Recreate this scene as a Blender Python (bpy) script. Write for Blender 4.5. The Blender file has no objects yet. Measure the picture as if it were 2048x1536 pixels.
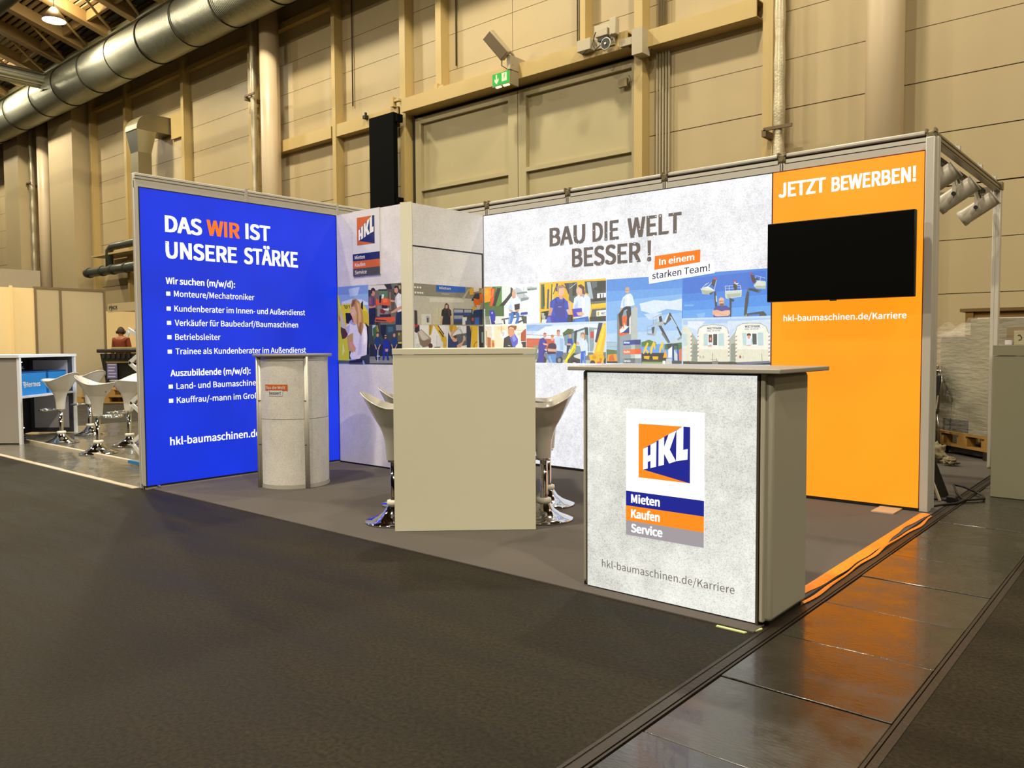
import bpy, bmesh, math, random
from mathutils import Vector, Matrix
random.seed(7)
LP1=560; LP2=1500
SC=bpy.context.scene
COL=SC.collection
PI=math.pi
# ------------------------------------------------------------------ camera
F=1594.6; YAW=-.7057; PITCH=-.0485; ROLL=.0059
_f=Vector((math.sin(YAW)*math.cos(PITCH),math.cos(YAW)*math.cos(PITCH),math.sin(PITCH)))
_r=Vector((math.cos(YAW),-math.sin(YAW),0)); _d=_f.cross(_r)
_r2=_r*math.cos(ROLL)+_d*math.sin(ROLL); _d2=-_r*math.sin(ROLL)+_d*math.cos(ROLL)
cd=bpy.data.cameras.new('camera'); cam=bpy.data.objects.new('camera',cd); COL.objects.link(cam)
cam.matrix_world=Matrix(((_r2.x,-_d2.x,-_f.x,0),(_r2.y,-_d2.y,-_f.y,0),(_r2.z,-_d2.z,-_f.z,1.13),(0,0,0,1)))
cd.sensor_fit='HORIZONTAL'; cd.sensor_width=36; cd.lens=36*F/2048; cd.clip_end=300; cd.clip_start=.05
SC.camera=cam
# ------------------------------------------------------------------ world, lights, exposure
w=bpy.data.worlds.new('world'); SC.world=w; w.use_nodes=True
w.node_tree.nodes['Background'].inputs[0].default_value=(.9,.72,.48,1)
w.node_tree.nodes['Background'].inputs[1].default_value=.13
SC.view_settings.view_transform='Standard'; SC.view_settings.look='None'
SC.view_settings.exposure=0; SC.view_settings.gamma=1; SC.view_settings.use_curve_mapping=False
SC.cycles.use_denoising=True; SC.cycles.max_bounces=7; SC.cycles.diffuse_bounces=3; SC.cycles.glossy_bounces=4
SC.cycles.sample_clamp_indirect=6
WARM=(1,.90,.68)
def hall_lamp(x,y,z,p,size=.55,col=WARM):
    l=bpy.data.lights.new('hall_lamp_light','AREA'); l.shape='DISK'; l.size=size; l.energy=p; l.color=col
    o=bpy.data.objects.new('hall_lamp_light',l); o.location=(x,y,z); COL.objects.link(o); return o
def roof_fill(x,y,z):  # added point light without a fixture, brightens the roof deck
    l=bpy.data.lights.new('roof_fill_light','POINT'); l.energy=LP1*.42; l.color=WARM; l.shadow_soft_size=.3
    o=bpy.data.objects.new('roof_fill_light',l); o.location=(x,y,z); COL.objects.link(o)
for x in (-48,-38.8,-29.7,-21,-13,-5,3,11): hall_lamp(x,11.0,12.15 if x==-29.7 else 12.6,LP1*(.5 if x>-1 else 1.0 if x<-20 else .9)); roof_fill(x,11.0,12.9)
for x in (-32,-18,-5,7): hall_lamp(x,-1.2,13.5,LP2,.8)
for x in (-24,-10,2): hall_lamp(x,-11,14,LP2,.8)
def spot(loc,to,p,ang,col=(1,.78,.45),size=.1,blend=.6):
    l=bpy.data.lights.new('stall_spot','SPOT'); l.energy=p; l.color=col; l.spot_size=ang; l.spot_blend=blend; l.shadow_soft_size=size
    o=bpy.data.objects.new('stall_spot',l); o.location=loc; o.rotation_euler=(Vector(to)-Vector(loc)).to_track_quat('-Z','Y').to_euler(); COL.objects.link(o)
spot((-15.6,5.3,2.9),(-19.2,5.8,1.3),260,1.5)
spot((-24.5,11.3,2.6),(-24.6,13.6,1.0),300,1.7)
spot((-9.2,4.9,2.7),(-10.2,3.9,0.6),190,2.3,(.75,.87,1),.2)

# ------------------------------------------------------------------ materials
def lin(h):
    if isinstance(h,str):
        c=[int(h[i:i+2],16)/255 for i in (0,2,4)]
        return tuple((x/12.92 if x<=.04045 else ((x+.055)/1.055)**2.4) for x in c)+(1,)
    return tuple(h)+(1,) if len(h)==3 else tuple(h)
_M={}
def mat(name,c,rough=.5,metal=0,var=.05,scale=20,bump=0,bscale=None,spec=.5,coat=0,aniso=None):
    if name in _M: return _M[name]
    m=bpy.data.materials.new(name); m.use_nodes=True; nt=m.node_tree; b=nt.nodes['Principled BSDF']
    b.inputs['Roughness'].default_value=rough; b.inputs['Metallic'].default_value=metal
    b.inputs['Specular IOR Level'].default_value=spec; b.inputs['Coat Weight'].default_value=coat
    tc=nt.nodes.new('ShaderNodeTexCoord'); n=nt.nodes.new('ShaderNodeTexNoise'); n.inputs['Scale'].default_value=scale; n.inputs['Detail'].default_value=4
    mp=nt.nodes.new('ShaderNodeMapping'); nt.links.new(tc.outputs['Object'],mp.inputs[0]); nt.links.new(mp.outputs[0],n.inputs['Vector'])
    if aniso: mp.inputs['Scale'].default_value=aniso
    mx=nt.nodes.new('ShaderNodeMix'); mx.data_type='RGBA'; c=lin(c)
    mx.inputs[6].default_value=tuple(max(0,x*(1-var)) for x in c[:3])+(1,); mx.inputs[7].default_value=tuple(min(1,x*(1+var)) for x in c[:3])+(1,)
    nt.links.new(n.outputs['Fac'],mx.inputs[0]); nt.links.new(mx.outputs[2],b.inputs['Base Color'])
    if bump:
        bp=nt.nodes.new('ShaderNodeBump'); bp.inputs['Strength'].default_value=bump; bp.inputs['Distance'].default_value=.01
        n2=nt.nodes.new('ShaderNodeTexNoise'); n2.inputs['Scale'].default_value=bscale or scale*3; n2.inputs['Detail'].default_value=5
        nt.links.new(mp.outputs[0],n2.inputs['Vector']); nt.links.new(n2.outputs['Fac'],bp.inputs['Height']); nt.links.new(bp.outputs[0],b.inputs['Normal'])
    _M[name]=m; return m
def emis(name,c,s=1.0,var=0,sampling=True):
    if name in _M: return _M[name]
    m=bpy.data.materials.new(name); m.use_nodes=True; nt=m.node_tree; b=nt.nodes['Principled BSDF']
    b.inputs['Base Color'].default_value=tuple(x*.25 for x in lin(c)[:3])+(1,); b.inputs['Roughness'].default_value=.5
    b.inputs['Emission Color'].default_value=lin(c); b.inputs['Emission Strength'].default_value=s
    if var:
        tc=nt.nodes.new('ShaderNodeTexCoord'); n=nt.nodes.new('ShaderNodeTexNoise'); n.inputs['Scale'].default_value=1.6; n.inputs['Detail'].default_value=1
        nt.links.new(tc.outputs['Object'],n.inputs['Vector'])
        mr=nt.nodes.new('ShaderNodeMapRange'); mr.inputs[1].default_value=.3; mr.inputs[2].default_value=.7; mr.inputs[3].default_value=s*(1-var); mr.inputs[4].default_value=s*(1+var)
        nt.links.new(n.outputs['Fac'],mr.inputs[0]); nt.links.new(mr.outputs[0],b.inputs['Emission Strength'])
    if not sampling: m.cycles.emission_sampling='NONE'
    _M[name]=m; return m
def concrete(name,base,dark,glow=0.0,rough=.6,fine=90):
    """printed concrete pattern, backlit (glow>0) or plain"""
    m=bpy.data.materials.new(name); m.use_nodes=True; nt=m.node_tree; b=nt.nodes['Principled BSDF']; L=nt.links.new
    tc=nt.nodes.new('ShaderNodeTexCoord')
    def noise(s,d,r=.6):
        n=nt.nodes.new('ShaderNodeTexNoise'); n.inputs['Scale'].default_value=s; n.inputs['Detail'].default_value=d; n.inputs['Roughness'].default_value=r; L(tc.outputs['Object'],n.inputs['Vector']); return n
    def ramp(n,a,b_,ca,cb):
        r=nt.nodes.new('ShaderNodeMapRange'); r.inputs[1].default_value=a; r.inputs[2].default_value=b_; r.inputs[3].default_value=ca; r.inputs[4].default_value=cb; L(n.outputs['Fac'],r.inputs[0]); return r
    big=ramp(noise(2.2,3),.3,.7,0,1); mid=ramp(noise(14,5,.7),.35,.65,0,1); fin=ramp(noise(fine,4,.8),.36,.52,0,1)
    a=nt.nodes.new('ShaderNodeMath'); a.operation='MULTIPLY_ADD'; a.inputs[1].default_value=.35; L(big.outputs[0],a.inputs[0])
    c1=nt.nodes.new('ShaderNodeMath'); c1.operation='MULTIPLY'; c1.inputs[1].default_value=.2; L(mid.outputs[0],c1.inputs[0]); L(c1.outputs[0],a.inputs[2])
    a2=nt.nodes.new('ShaderNodeMath'); a2.operation='MULTIPLY_ADD'; a2.inputs[1].default_value=.45; L(fin.outputs[0],a2.inputs[0]); L(a.outputs[0],a2.inputs[2])
    mx=nt.nodes.new('ShaderNodeMix'); mx.data_type='RGBA'; mx.inputs[6].default_value=lin(dark); mx.inputs[7].default_value=lin(base); L(a2.outputs[0],mx.inputs[0])
    b.inputs['Roughness'].default_value=rough
    if glow:
        b.inputs['Base Color'].default_value=(.15,.15,.15,1); L(mx.outputs[2],b.inputs['Emission Color']); b.inputs['Emission Strength'].default_value=glow
    else: L(mx.outputs[2],b.inputs['Base Color'])
    _M[name]=m; return m
def attr_mat(name,glow,rough=.5,albedo=1.0):
    m=bpy.data.materials.new(name); m.use_nodes=True; nt=m.node_tree; b=nt.nodes['Principled BSDF']; L=nt.links.new
    at=nt.nodes.new('ShaderNodeAttribute'); at.attribute_name='Col'
    tc=nt.nodes.new('ShaderNodeTexCoord'); n=nt.nodes.new('ShaderNodeTexNoise'); n.inputs['Scale'].default_value=45; n.inputs['Detail'].default_value=4; L(tc.outputs['Object'],n.inputs['Vector'])
    mr=nt.nodes.new('ShaderNodeMapRange'); mr.inputs[1].default_value=.3; mr.inputs[2].default_value=.7; mr.inputs[3].default_value=.93*albedo; mr.inputs[4].default_value=1.05*albedo; L(n.outputs['Fac'],mr.inputs[0])
    mx=nt.nodes.new('ShaderNodeVectorMath'); mx.operation='SCALE'; L(at.outputs['Color'],mx.inputs[0]); L(mr.outputs[0],mx.inputs['Scale'])
    b.inputs['Roughness'].default_value=rough
    if glow:
        b.inputs['Base Color'].default_value=(.1,.1,.1,1); L(mx.outputs[0],b.inputs['Emission Color']); b.inputs['Emission Strength'].default_value=glow; m.cycles.emission_sampling='NONE'
    else: L(mx.outputs[0],b.inputs['Base Color'])
    return m
# ------------------------------------------------------------------ mesh builder
class MB:
    def __init__(s): s.bm=bmesh.new(); s.mats=[]
    def _mi(s,m):
        if m is None: return 0
        if m not in s.mats: s.mats.append(m)
        return s.mats.index(m)
    def box(s,x0,x1,y0,y1,z0,z1,m=None,bev=0):
        r=bmesh.ops.create_cube(s.bm,size=1); vs=r['verts']
        for v in vs: v.co=Vector(((x0+x1)/2+v.co.x*(x1-x0),(y0+y1)/2+v.co.y*(y1-y0),(z0+z1)/2+v.co.z*(z1-z0)))
        fs={f for v in vs for f in v.link_faces}; mi=s._mi(m)
        for f in fs: f.material_index=mi
        if bev:
            es={e for v in vs for e in v.link_edges}
            rr=bmesh.ops.bevel(s.bm,geom=list(es)+vs,offset=bev,segments=2,affect='EDGES',profile=.5)
            for f in rr['faces']: f.material_index=mi; f.smooth=True
        return s
    def obox(s,a,b,w,h,m=None,up=(0,0,1)):
        """bar from a to b, w across, h along up"""
        a=Vector(a); b=Vector(b); d=(b-a); L=d.length; d.normalize(); u=Vector(up)
        if abs(d.dot(u))>.99: u=Vector((0,1,0))
        sd=d.cross(u).normalized(); u=sd.cross(d).normalized()
        r=bmesh.ops.create_cube(s.bm,size=1); mi=s._mi(m)
        for v in r['verts']: v.co=(a+b)/2+d*v.co.x*L+sd*v.co.y*w+u*v.co.z*h
        for f in {f for v in r['verts'] for f in v.link_faces}: f.material_index=mi
        return s
    def tube(s,pts,r,n=10,m=None,closed=False,cap=True,smooth=True):
        pts=[Vector(p) for p in pts]; N=len(pts); rings=[]; mi=s._mi(m); prev=None
        rs=r if isinstance(r,(list,tuple)) else [r]*N
        for i,p in enumerate(pts):
            if closed: t=(pts[(i+1)%N]-pts[i-1])
            else: t=pts[min(i+1,N-1)]-pts[max(i-1,0)]
            t.normalize()
            if prev is None:
                a=Vector((0,0,1)) if abs(t.z)<.9 else Vector((1,0,0)); nx=t.cross(a).normalized()
            else: nx=(prev-t*prev.dot(t)).normalized()
            prev=nx; ny=t.cross(nx)
            rings.append([s.bm.verts.new(p+(nx*math.cos(2*PI*k/n)+ny*math.sin(2*PI*k/n))*rs[i]) for k in range(n)])
        for i in range(N if closed else N-1):
            A=rings[i];B=rings[(i+1)%N]
            for k in range(n):
                f=s.bm.faces.new((A[k],A[(k+1)%n],B[(k+1)%n],B[k])); f.smooth=smooth; f.material_index=mi
        if cap and not closed:
            for R_,rev in ((rings[0],True),(rings[-1],False)):
                f=s.bm.faces.new(R_[::-1] if rev else R_); f.material_index=mi
        return s
    def lathe(s,prof,n=32,c=(0,0,0),m=None,axis='Z',smooth=True):
        mi=s._mi(m); rings=[]
        for r,z in prof:
            if r<1e-6: rings.append([s.bm.verts.new((c[0],c[1],c[2]+z))]); continue
            rings.append([s.bm.verts.new((c[0]+r*math.cos(2*PI*k/n),c[1]+r*math.sin(2*PI*k/n),c[2]+z)) for k in range(n)])
        for A,B in zip(rings,rings[1:]):
            for k in range(n):
                k2=(k+1)%n
                if len(A)==1 and len(B)==1: break
                vs=(A[0],B[k2],B[k]) if len(A)==1 else ((A[k],A[k2],B[0]) if len(B)==1 else (A[k],A[k2],B[k2],B[k]))
                f=s.bm.faces.new(vs); f.smooth=smooth; f.material_index=mi
        return s
    def poly(s,pts,m=None,smooth=False):
        f=s.bm.faces.new([s.bm.verts.new(p) for p in pts]); f.material_index=s._mi(m); f.smooth=smooth; return s
    def prism(s,pts,z0,z1,m=None):
        mi=s._mi(m); A=[s.bm.verts.new((x,y,z0)) for x,y in pts]; B=[s.bm.verts.new((x,y,z1)) for x,y in pts]; n=len(pts)
        for f in [s.bm.faces.new(A[::-1]),s.bm.faces.new(B)]+[s.bm.faces.new((A[i],A[(i+1)%n],B[(i+1)%n],B[i])) for i in range(n)]: f.material_index=mi
        return s
    def grid(s,fn,nu,nv,m=None,smooth=True,wrap=False):
        mi=s._mi(m); V=[[s.bm.verts.new(fn(i/nu,j/nv)) for j in range(nv+(0 if wrap else 1))] for i in range(nu+1)]
        for i in range(nu):
            for j in range(nv):
                j2=(j+1)%nv if wrap else j+1
                f=s.bm.faces.new((V[i][j],V[i+1][j],V[i+1][j2],V[i][j2])); f.smooth=smooth; f.material_index=mi
        return s
    def xf(s,M): bmesh.ops.transform(s.bm,matrix=M,verts=s.bm.verts); return s
    def mesh(s,name,m=None,fix=True):
        if fix: bmesh.ops.recalc_face_normals(s.bm,faces=s.bm.faces)
        me=bpy.data.meshes.new(name); s.bm.to_mesh(me); s.bm.free()
        for k in (s.mats or [m]): me.materials.append(k)
        return me
def tag(o,label=None,cat=None,group=None,kind=None):
    for k,v in (('label',label),('category',cat),('group',group),('kind',kind)):
        if v: o[k]=v
    return o
def root(name,loc,label,cat,group=None,rz=0):
    o=bpy.data.objects.new(name,None); o.empty_display_size=.1; COL.objects.link(o); o.location=loc; o.rotation_euler=(0,0,rz)
    return tag(o,label,cat,group)
def W(o):
    """world matrix of an object whose parents only have loc + z rotation"""
    M=Matrix.LocRotScale(o.location,o.rotation_euler,o.scale)
    return W(o.parent)@M if o.parent else M
def obj(name,mb,m=None,parent=None,label=None,cat=None,group=None,kind=None,world=True,fix=True):
    """world=True: geometry given in world coordinates; kept local to the parent's frame"""
    if parent is not None and world: mb.xf(W(parent).inverted())
    if parent is None and world:
        # put the origin at the base centre
        co=[v.co for v in mb.bm.verts]; c=Vector(((min(v.x for v in co)+max(v.x for v in co))/2,(min(v.y for v in co)+max(v.y for v in co))/2,min(v.z for v in co)))
        mb.xf(Matrix.Translation(-c))
    me=mb.mesh(name,m,fix) ; o=bpy.data.objects.new(name,me); COL.objects.link(o)
    if parent is not None: o.parent=parent
    elif world: o.location=c
    return tag(o,label,cat,group,kind)
def pieces(name,mb,m=None,parent=None,**k):
    """one object per loose piece of the mesh"""
    bm=mb.bm; seen=set(); out=[]
    bm.verts.ensure_lookup_table()
    for v in bm.verts:
        if v in seen: continue
        st=[v]; isl=[]; seen.add(v)
        while st:
            a=st.pop(); isl.append(a)
            for e in a.link_edges:
                b=e.other_vert(a)
                if b not in seen: seen.add(b); st.append(b)
        ix={a:i for i,a in enumerate(isl)}; q=MB(); q.mats=list(mb.mats); nv=[q.bm.verts.new(a.co) for a in isl]
        for f in {f for a in isl for f in a.link_faces}:
            g_=q.bm.faces.new([nv[ix[a]] for a in f.verts]); g_.material_index=f.material_index; g_.smooth=f.smooth
        out.append(obj(name,q,m,parent,**k))
    bm.free(); return out
def inst(name,me,loc,parent=None,rz=0,scale=None):
    o=bpy.data.objects.new(name,me); COL.objects.link(o); o.parent=parent; o.location=loc; o.rotation_euler=(0,0,rz)
    if scale: o.scale=scale
    return o
def copy_tree(o,parent=None):
    c=o.copy(); COL.objects.link(c); c.parent=parent
    for ch in list(o.children): copy_tree(ch,c)
    return c
# ------------------------------------------------------------------ lettering fitted to a measured width and cap height
class Frame:
    """flat printing frame: p = o + u*U + z*Z + off*N"""
    def __init__(s,o,U,N): s.o=Vector(o); s.U=Vector(U); s.N=Vector(N)
    def p(s,u,z,off=0): return s.o+s.U*u+Vector((0,0,z))+s.N*off
FONT=None
try:
    import os
    FONT=bpy.data.fonts.load(os.path.join(bpy.utils.resource_path('LOCAL'),'datafiles','fonts','Noto Sans CJK Regular.woff2'))   # the sans face Blender ships with
except Exception: FONT=None
def glyphs(body,bold=0.0):
    c=bpy.data.curves.new('t','FONT'); c.body=body; c.size=1; c.offset=bold; c.resolution_u=3
    if FONT: c.font=FONT
    o=bpy.data.objects.new('t',c); COL.objects.link(o)
    me=bpy.data.meshes.new_from_object(o.evaluated_get(bpy.context.evaluated_depsgraph_get()))
    bpy.data.objects.remove(o); V=[v.co.copy() for v in me.vertices]; Fs=[tuple(p.vertices) for p in me.polygons]; bpy.data.meshes.remove(me)
    return V,Fs
CAPH=max(v.y for v in glyphs('H')[0])
def letter(mb,fr,body,u0,u1,zb,cap,m,off=.002,bold=.02,skew=0,space=None,chips=0,chipm=None,rnd=None):
    """text between u0..u1, baseline zb, cap height cap; skew = rise of the baseline over the width"""
    V,Fs=glyphs(body); bold*=CAPH/.509
    x0=min(v.x for v in V)-bold; x1=max(v.x for v in V)+bold; sx=(u1-u0)/(x1-x0); vb=bold*.55; sz=cap/(CAPH+2*vb); mi=mb._mi(m)
    sh=[(0,0)] if bold<.003 else [(i*bold/2,j*vb) for i in (-2,-1,0,1,2) for j in ((-1,0,1) if bold>.02 else (-1,1))]
    for q,(dx,dy) in enumerate(sh):     # heavier strokes: the outline laid down again, shifted by the extra stroke width
        vs=[mb.bm.verts.new(fr.p(u0+(v.x+dx-x0)*sx, zb+(v.y+dy+vb)*sz+skew*(v.x-x0)/(x1-x0), off+q*.000004)) for v in V]
        for f in Fs:
            try: g_=mb.bm.faces.new([vs[i] for i in f]); g_.material_index=mi
            except ValueError: pass
    for k in range(chips):
        u=random.uniform(u0,u1); z=zb+random.choice([random.uniform(-.05,.1),random.uniform(.88,1.05),random.random()])*cap+skew*(u-u0)/(u1-u0)
        a=random.uniform(.02,.07)*cap; b=random.uniform(.015,.04)*cap
        mb.poly([fr.p(u-a,z,off+.0004),fr.p(u,z-b,off+.0004),fr.p(u+a*.8,z,off+.0004),fr.p(u,z+b,off+.0004)],chipm)
    return mb
def line(parent,fr,*a,name='lettering',world=True,**k):
    t=MB(); letter(t,fr,*a,**k); return obj(name,t,None,parent,world=world)
def flatpoly(mb,fr,pts,m,off): mb.poly([fr.p(u,z,off) for u,z in pts],m)
def rectp(mb,fr,u0,u1,z0,z1,m,off): flatpoly(mb,fr,[(u0,z0),(u1,z0),(u1,z1),(u0,z1)],m,off)
def logo(mb,fr,u0,u1,z0,z1,mo,mblue,mw,off):
    def q(pts): return [(u0+a*(u1-u0),z0+b*(z1-z0)) for a,b in pts]
    rectp(mb,fr,u0,u1,z0,z1,mo,off)
    flatpoly(mb,fr,q([(.094,.542),(.858,1),(1,1),(1,0),(.092,.155)]),mblue,off+.0003)
    for p in ([(.094,.542),(.185,.583),(.185,.414),(.241,.443),(.241,.624),(.357,.691),(.351,.234),(.241,.197),(.241,.331),(.185,.306),(.185,.185),(.092,.157)],
              [(.402,.725),(.507,.787),(.507,.604),(.595,.845),(.74,.92),(.616,.567),(.736,.371),(.607,.317),(.507,.487),(.504,.283),(.399,.25)],
              [(.745,.923),(.858,1),(.874,1),(.872,.584),(.958,.607),(.953,.421),(.739,.371)]):
        flatpoly(mb,fr,q(p),mw,off+.0006)
def photo_print(name,parent,key,fr,m,off=.0015):
    (u0,z0,u1,z1),bg,src=PHOTO[key]
    bm=bmesh.new(); lay=bm.loops.layers.float_color.new('Col')
    def add(pts,c,o):
        vs=[bm.verts.new(fr.p(u,z,o)) for u,z in pts]
        f=bm.faces.new(vs)
        for l in f.loops: l[lay]=c
    add([(u0,z0),(u1,z0),(u1,z1),(u0,z1)],lin(bg),off)
    k=0
    for row in src.split('\n'):
        a=row.split(' '); k+=1
        pts=[(u0+int(p.split(',')[0])/1000,z0+int(p.split(',')[1])/1000) for p in a[1:]]
        add(pts,lin(a[0]),off+k*.00004)
    mb=MB(); mb.bm.free(); mb.bm=bm
    return obj(name,mb,m,parent,fix=False)
PHOTO={}
PHOTO['w1']=((-5.262,1.333,-4.572,1.702),'f4f8f6','''3d6b2c 2,366 229,361 256,269 228,173 0,153
5f8f45 145,359 229,354 237,200 162,147
e9efe6 229,361 340,355 302,233 228,201
f39a12 4,359 107,360 78,221 3,213
f5ad2a 12,344 60,342 49,279 11,280
e8501a 88,347 140,345 125,261 167,147 133,92 57,87 48,151 87,220
ff7a35 107,339 131,338 116,269 87,256
22262b 169,347 220,344 134,148 96,121 106,177
2c3238 270,234 335,293 340,348 367,333 357,265 256,172 180,83 133,85 190,174
c9d0d2 403,345 466,321 519,271 554,243 536,216 465,205 430,248 394,291
7d8788 412,290 537,298 545,284 421,276
8d9698 465,240 563,242 558,222 465,207
b9c1c2 537,332 659,332 654,305 545,301
6f7a7b 546,321 659,319 659,312 546,307
9aa3a5 499,340 498,224 503,224 504,340
9aa3a5 546,336 607,333 607,336 546,340
aab2b4 587,342 587,309 592,308 592,342
4c6b3a 10,181 256,172 255,74 9,81
e9e9df 12,0 86,79 255,74 229,0
8b8f7a 13,0 9,81 67,80 84,0
2b35a8 62,136 129,138 147,84 142,35 114,15 85,37
1f2780 93,0 85,37 137,21 142,4 236,5 236,0
c7d0ff 112,110 111,106 108,103 105,101 101,101 98,103 95,106 95,111 95,115 98,118 101,120 105,120 109,118 111,114
5d6660 217,51 535,80 535,67 227,37
3c4442 253,0 245,40 264,39 271,0
4a524f 494,0 464,69 535,67 535,0
2f3835 428,21 500,40 499,27 428,1
2b3fae 464,103 544,107 548,83 460,80
dfe6ea 500,81 588,75 579,65 500,68
eaf3fb 321,232 357,255 412,252 447,213 451,165 429,118 383,109 329,128 306,170
c9dcf0 320,170 348,196 356,127 329,114 306,142
f7fbff 371,250 403,249 393,126 365,127
d9a184 357,279 403,277 403,249 375,236 357,251
e2b394 404,283 401,271 395,261 385,256 375,257 365,263 359,273 357,286 359,298 366,308 375,313 386,312 395,306 401,296
c9c4ba 358,306 369,323 394,325 405,307 394,311 367,311
202428 384,181 452,189 451,134 391,127
d9a184 393,127 447,138 438,110 402,112
d9a184 324,135 365,127 365,113 329,114
1c2a6a 347,113 429,111 428,83 347,79
3f78c4 315,100 370,109 383,71 350,0 306,0 319,73
3a70bc 392,105 442,103 451,69 426,0 391,0 415,56
7fb0e6 319,73 342,79 328,10 311,3''')
PHOTO['w2']=((-4.572,1.333,-3.845,1.7),'f2c21a','''5c6a52 16,353 55,353 54,128 15,129
2f3a2c 14,0 15,102 113,112 104,0
b9bdb0 19,95 70,87 62,34 27,41
e9ece4 27,35 95,30 72,0 33,0 19,1
1d2320 53,101 96,106 87,60 53,67
454b7e 91,306 82,127 102,126 111,304
2a2f3a 41,328 45,154 59,154 55,328
3b4270 191,354 182,282 203,280 212,351
50564e 137,350 128,178 140,177 149,349
fff0a0 151,323 147,191 155,190 160,322
3a3f46 263,349 336,349 332,248 263,264
e8b400 234,354 279,352 332,235 332,170 238,200
2f3336 252,334 341,271 347,276 257,339
2f3336 159,255 193,319 185,322 151,258
56625c 332,349 424,350 424,192 376,168 332,196
2a3238 376,350 416,349 408,232 368,234
e9eef0 342,298 418,343 415,346 339,301
3b464c 503,352 727,349 727,105 573,135 558,238 511,253
a9bcc2 527,345 565,344 596,198 550,200
23292d 604,347 727,348 727,273 665,258 604,274
5b686e 573,345 635,345 635,298 589,287
e9edef 635,241 727,243 727,205 635,200
23292d 665,236 676,236 676,201 665,201
23292d 695,238 704,237 704,203 695,203
16191b 619,200 727,202 727,174 573,174
6b6f70 573,174 727,177 727,158 577,154
f3c91f 573,151 727,158 727,111 581,105
d9aa10 581,116 727,120 727,111 582,106
565a5c 581,105 727,111 727,42 565,34
2b2e30 557,0 557,40 727,45 727,0
eef2ee 627,92 727,97 727,45 628,43
d8b21b 638,82 657,84 657,50 638,49
c8a030 680,51 727,53 727,55 727,56 680,55
0e1113 310,0 303,67 376,65 375,0
3a403e 311,53 360,59 351,0 319,1
2f4fc4 121,192 197,231 271,222 320,184 331,118 313,0 120,0 117,125
3b3f9e 163,150 188,202 205,188 279,185 291,126 295,15 188,17
23306e 178,215 186,175 199,176 191,216
23306e 268,211 272,172 285,172 281,212
b9c4f0 213,139 250,137 250,141 213,143
e0ac8c 222,253 271,251 263,206 230,210
e8bb9a 286,283 282,263 271,247 255,239 237,239 222,249 211,266 207,287 211,307 222,323 238,331 255,330 271,320 282,304
a9896a 201,294 197,320 230,335 275,326 279,309 222,306 217,253
d9a184 117,139 155,131 129,59 96,66
e8bb9a 324,170 360,179 360,137 352,65 319,79 303,113 336,118
4a3fa6 72,0 96,66 163,64 204,17 319,1 319,0
2b3fae 161,0 154,58 319,40 313,0
5a6fd0 76,0 87,46 121,59 135,0
dfeaf8 392,213 456,246 511,243 565,206 569,110 549,21 384,38 380,142
bcd2ec 392,142 432,192 440,50 392,51
f4f9ff 472,229 503,240 511,138 479,113
9fb4cf 456,243 511,243 495,209
d9a184 448,256 495,247 487,222 456,223
e8bb9a 474,274 471,257 463,244 451,237 437,238 425,246 417,260 414,277 417,293 425,306 437,313 451,313 463,305 471,291
5a3a30 432,321 464,331 503,304 499,241 479,248 476,287 440,308
7a4a3a 487,278 496,239 513,241 504,280
4a3fc0 368,117 475,121 479,49 380,45
e8702a 365,117 369,118 384,46 377,46
e8bb9a 416,83 479,87 503,67 479,52 432,57
2c64b8 370,0 376,26 542,47 553,8 549,0
4a86d8 394,0 400,22 510,29 510,0
5a3aa0 238,187 246,187 246,180 238,180''')
PHOTO['w3']=((-5.262,0.968,-4.737,1.333),'fbf6ec','''e9dcc0 8,354 94,345 102,139 6,140
c8a060 17,304 32,303 30,161 16,161
b96a3a 36,246 84,232 83,139 35,139
f0902a 93,217 169,203 173,132 92,132
d9641a 102,189 159,181 149,153 102,153
ffe9c0 123,351 300,351 299,139 130,139
ffd9a0 170,336 254,335 254,300 170,315
ffffff 300,264 295,246 282,232 263,224 243,224 224,232 211,247 207,265 212,284 225,298 243,306 264,306 282,297 295,282
fff3dd 391,346 525,343 525,230 525,227 427,228
b9a080 409,302 499,301 499,304 409,306
c9a878 213,349 222,272 229,272 221,350
e0d8c8 259,272 257,261 253,253 247,249 241,249 235,253 231,262 229,272 231,282 235,291 241,295 248,295 254,290 258,282
e0d8c8 454,266 452,259 447,254 440,251 432,251 425,254 420,260 418,266 420,273 425,278 432,281 440,281 447,278 452,272
b9502a 463,276 508,309 525,315 525,200 462,200
3a2a2a 467,193 525,196 525,131 471,131
f6f0e0 484,152 480,137 469,125 453,119 435,119 419,125 408,137 404,152 408,167 419,179 435,186 453,186 470,179 481,167
33333c 253,230 318,257 336,229 353,132 243,132
2a2a34 272,223 345,215 408,132 262,132
5a5fd0 327,240 382,277 427,221 426,180 372,132 345,187
8f9aea 354,236 382,263 409,214 372,194
e88a50 309,320 382,318 382,263 345,239 309,264
e8a070 379,284 375,266 365,252 349,244 332,244 317,252 306,267 302,285 306,303 317,317 333,325 350,325 365,317 376,302
a9541a 304,299 305,341 346,352 414,345 409,318 391,298 373,326 337,333 318,327
fff8f0 302,161 330,153 332,159 305,166''')
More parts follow.
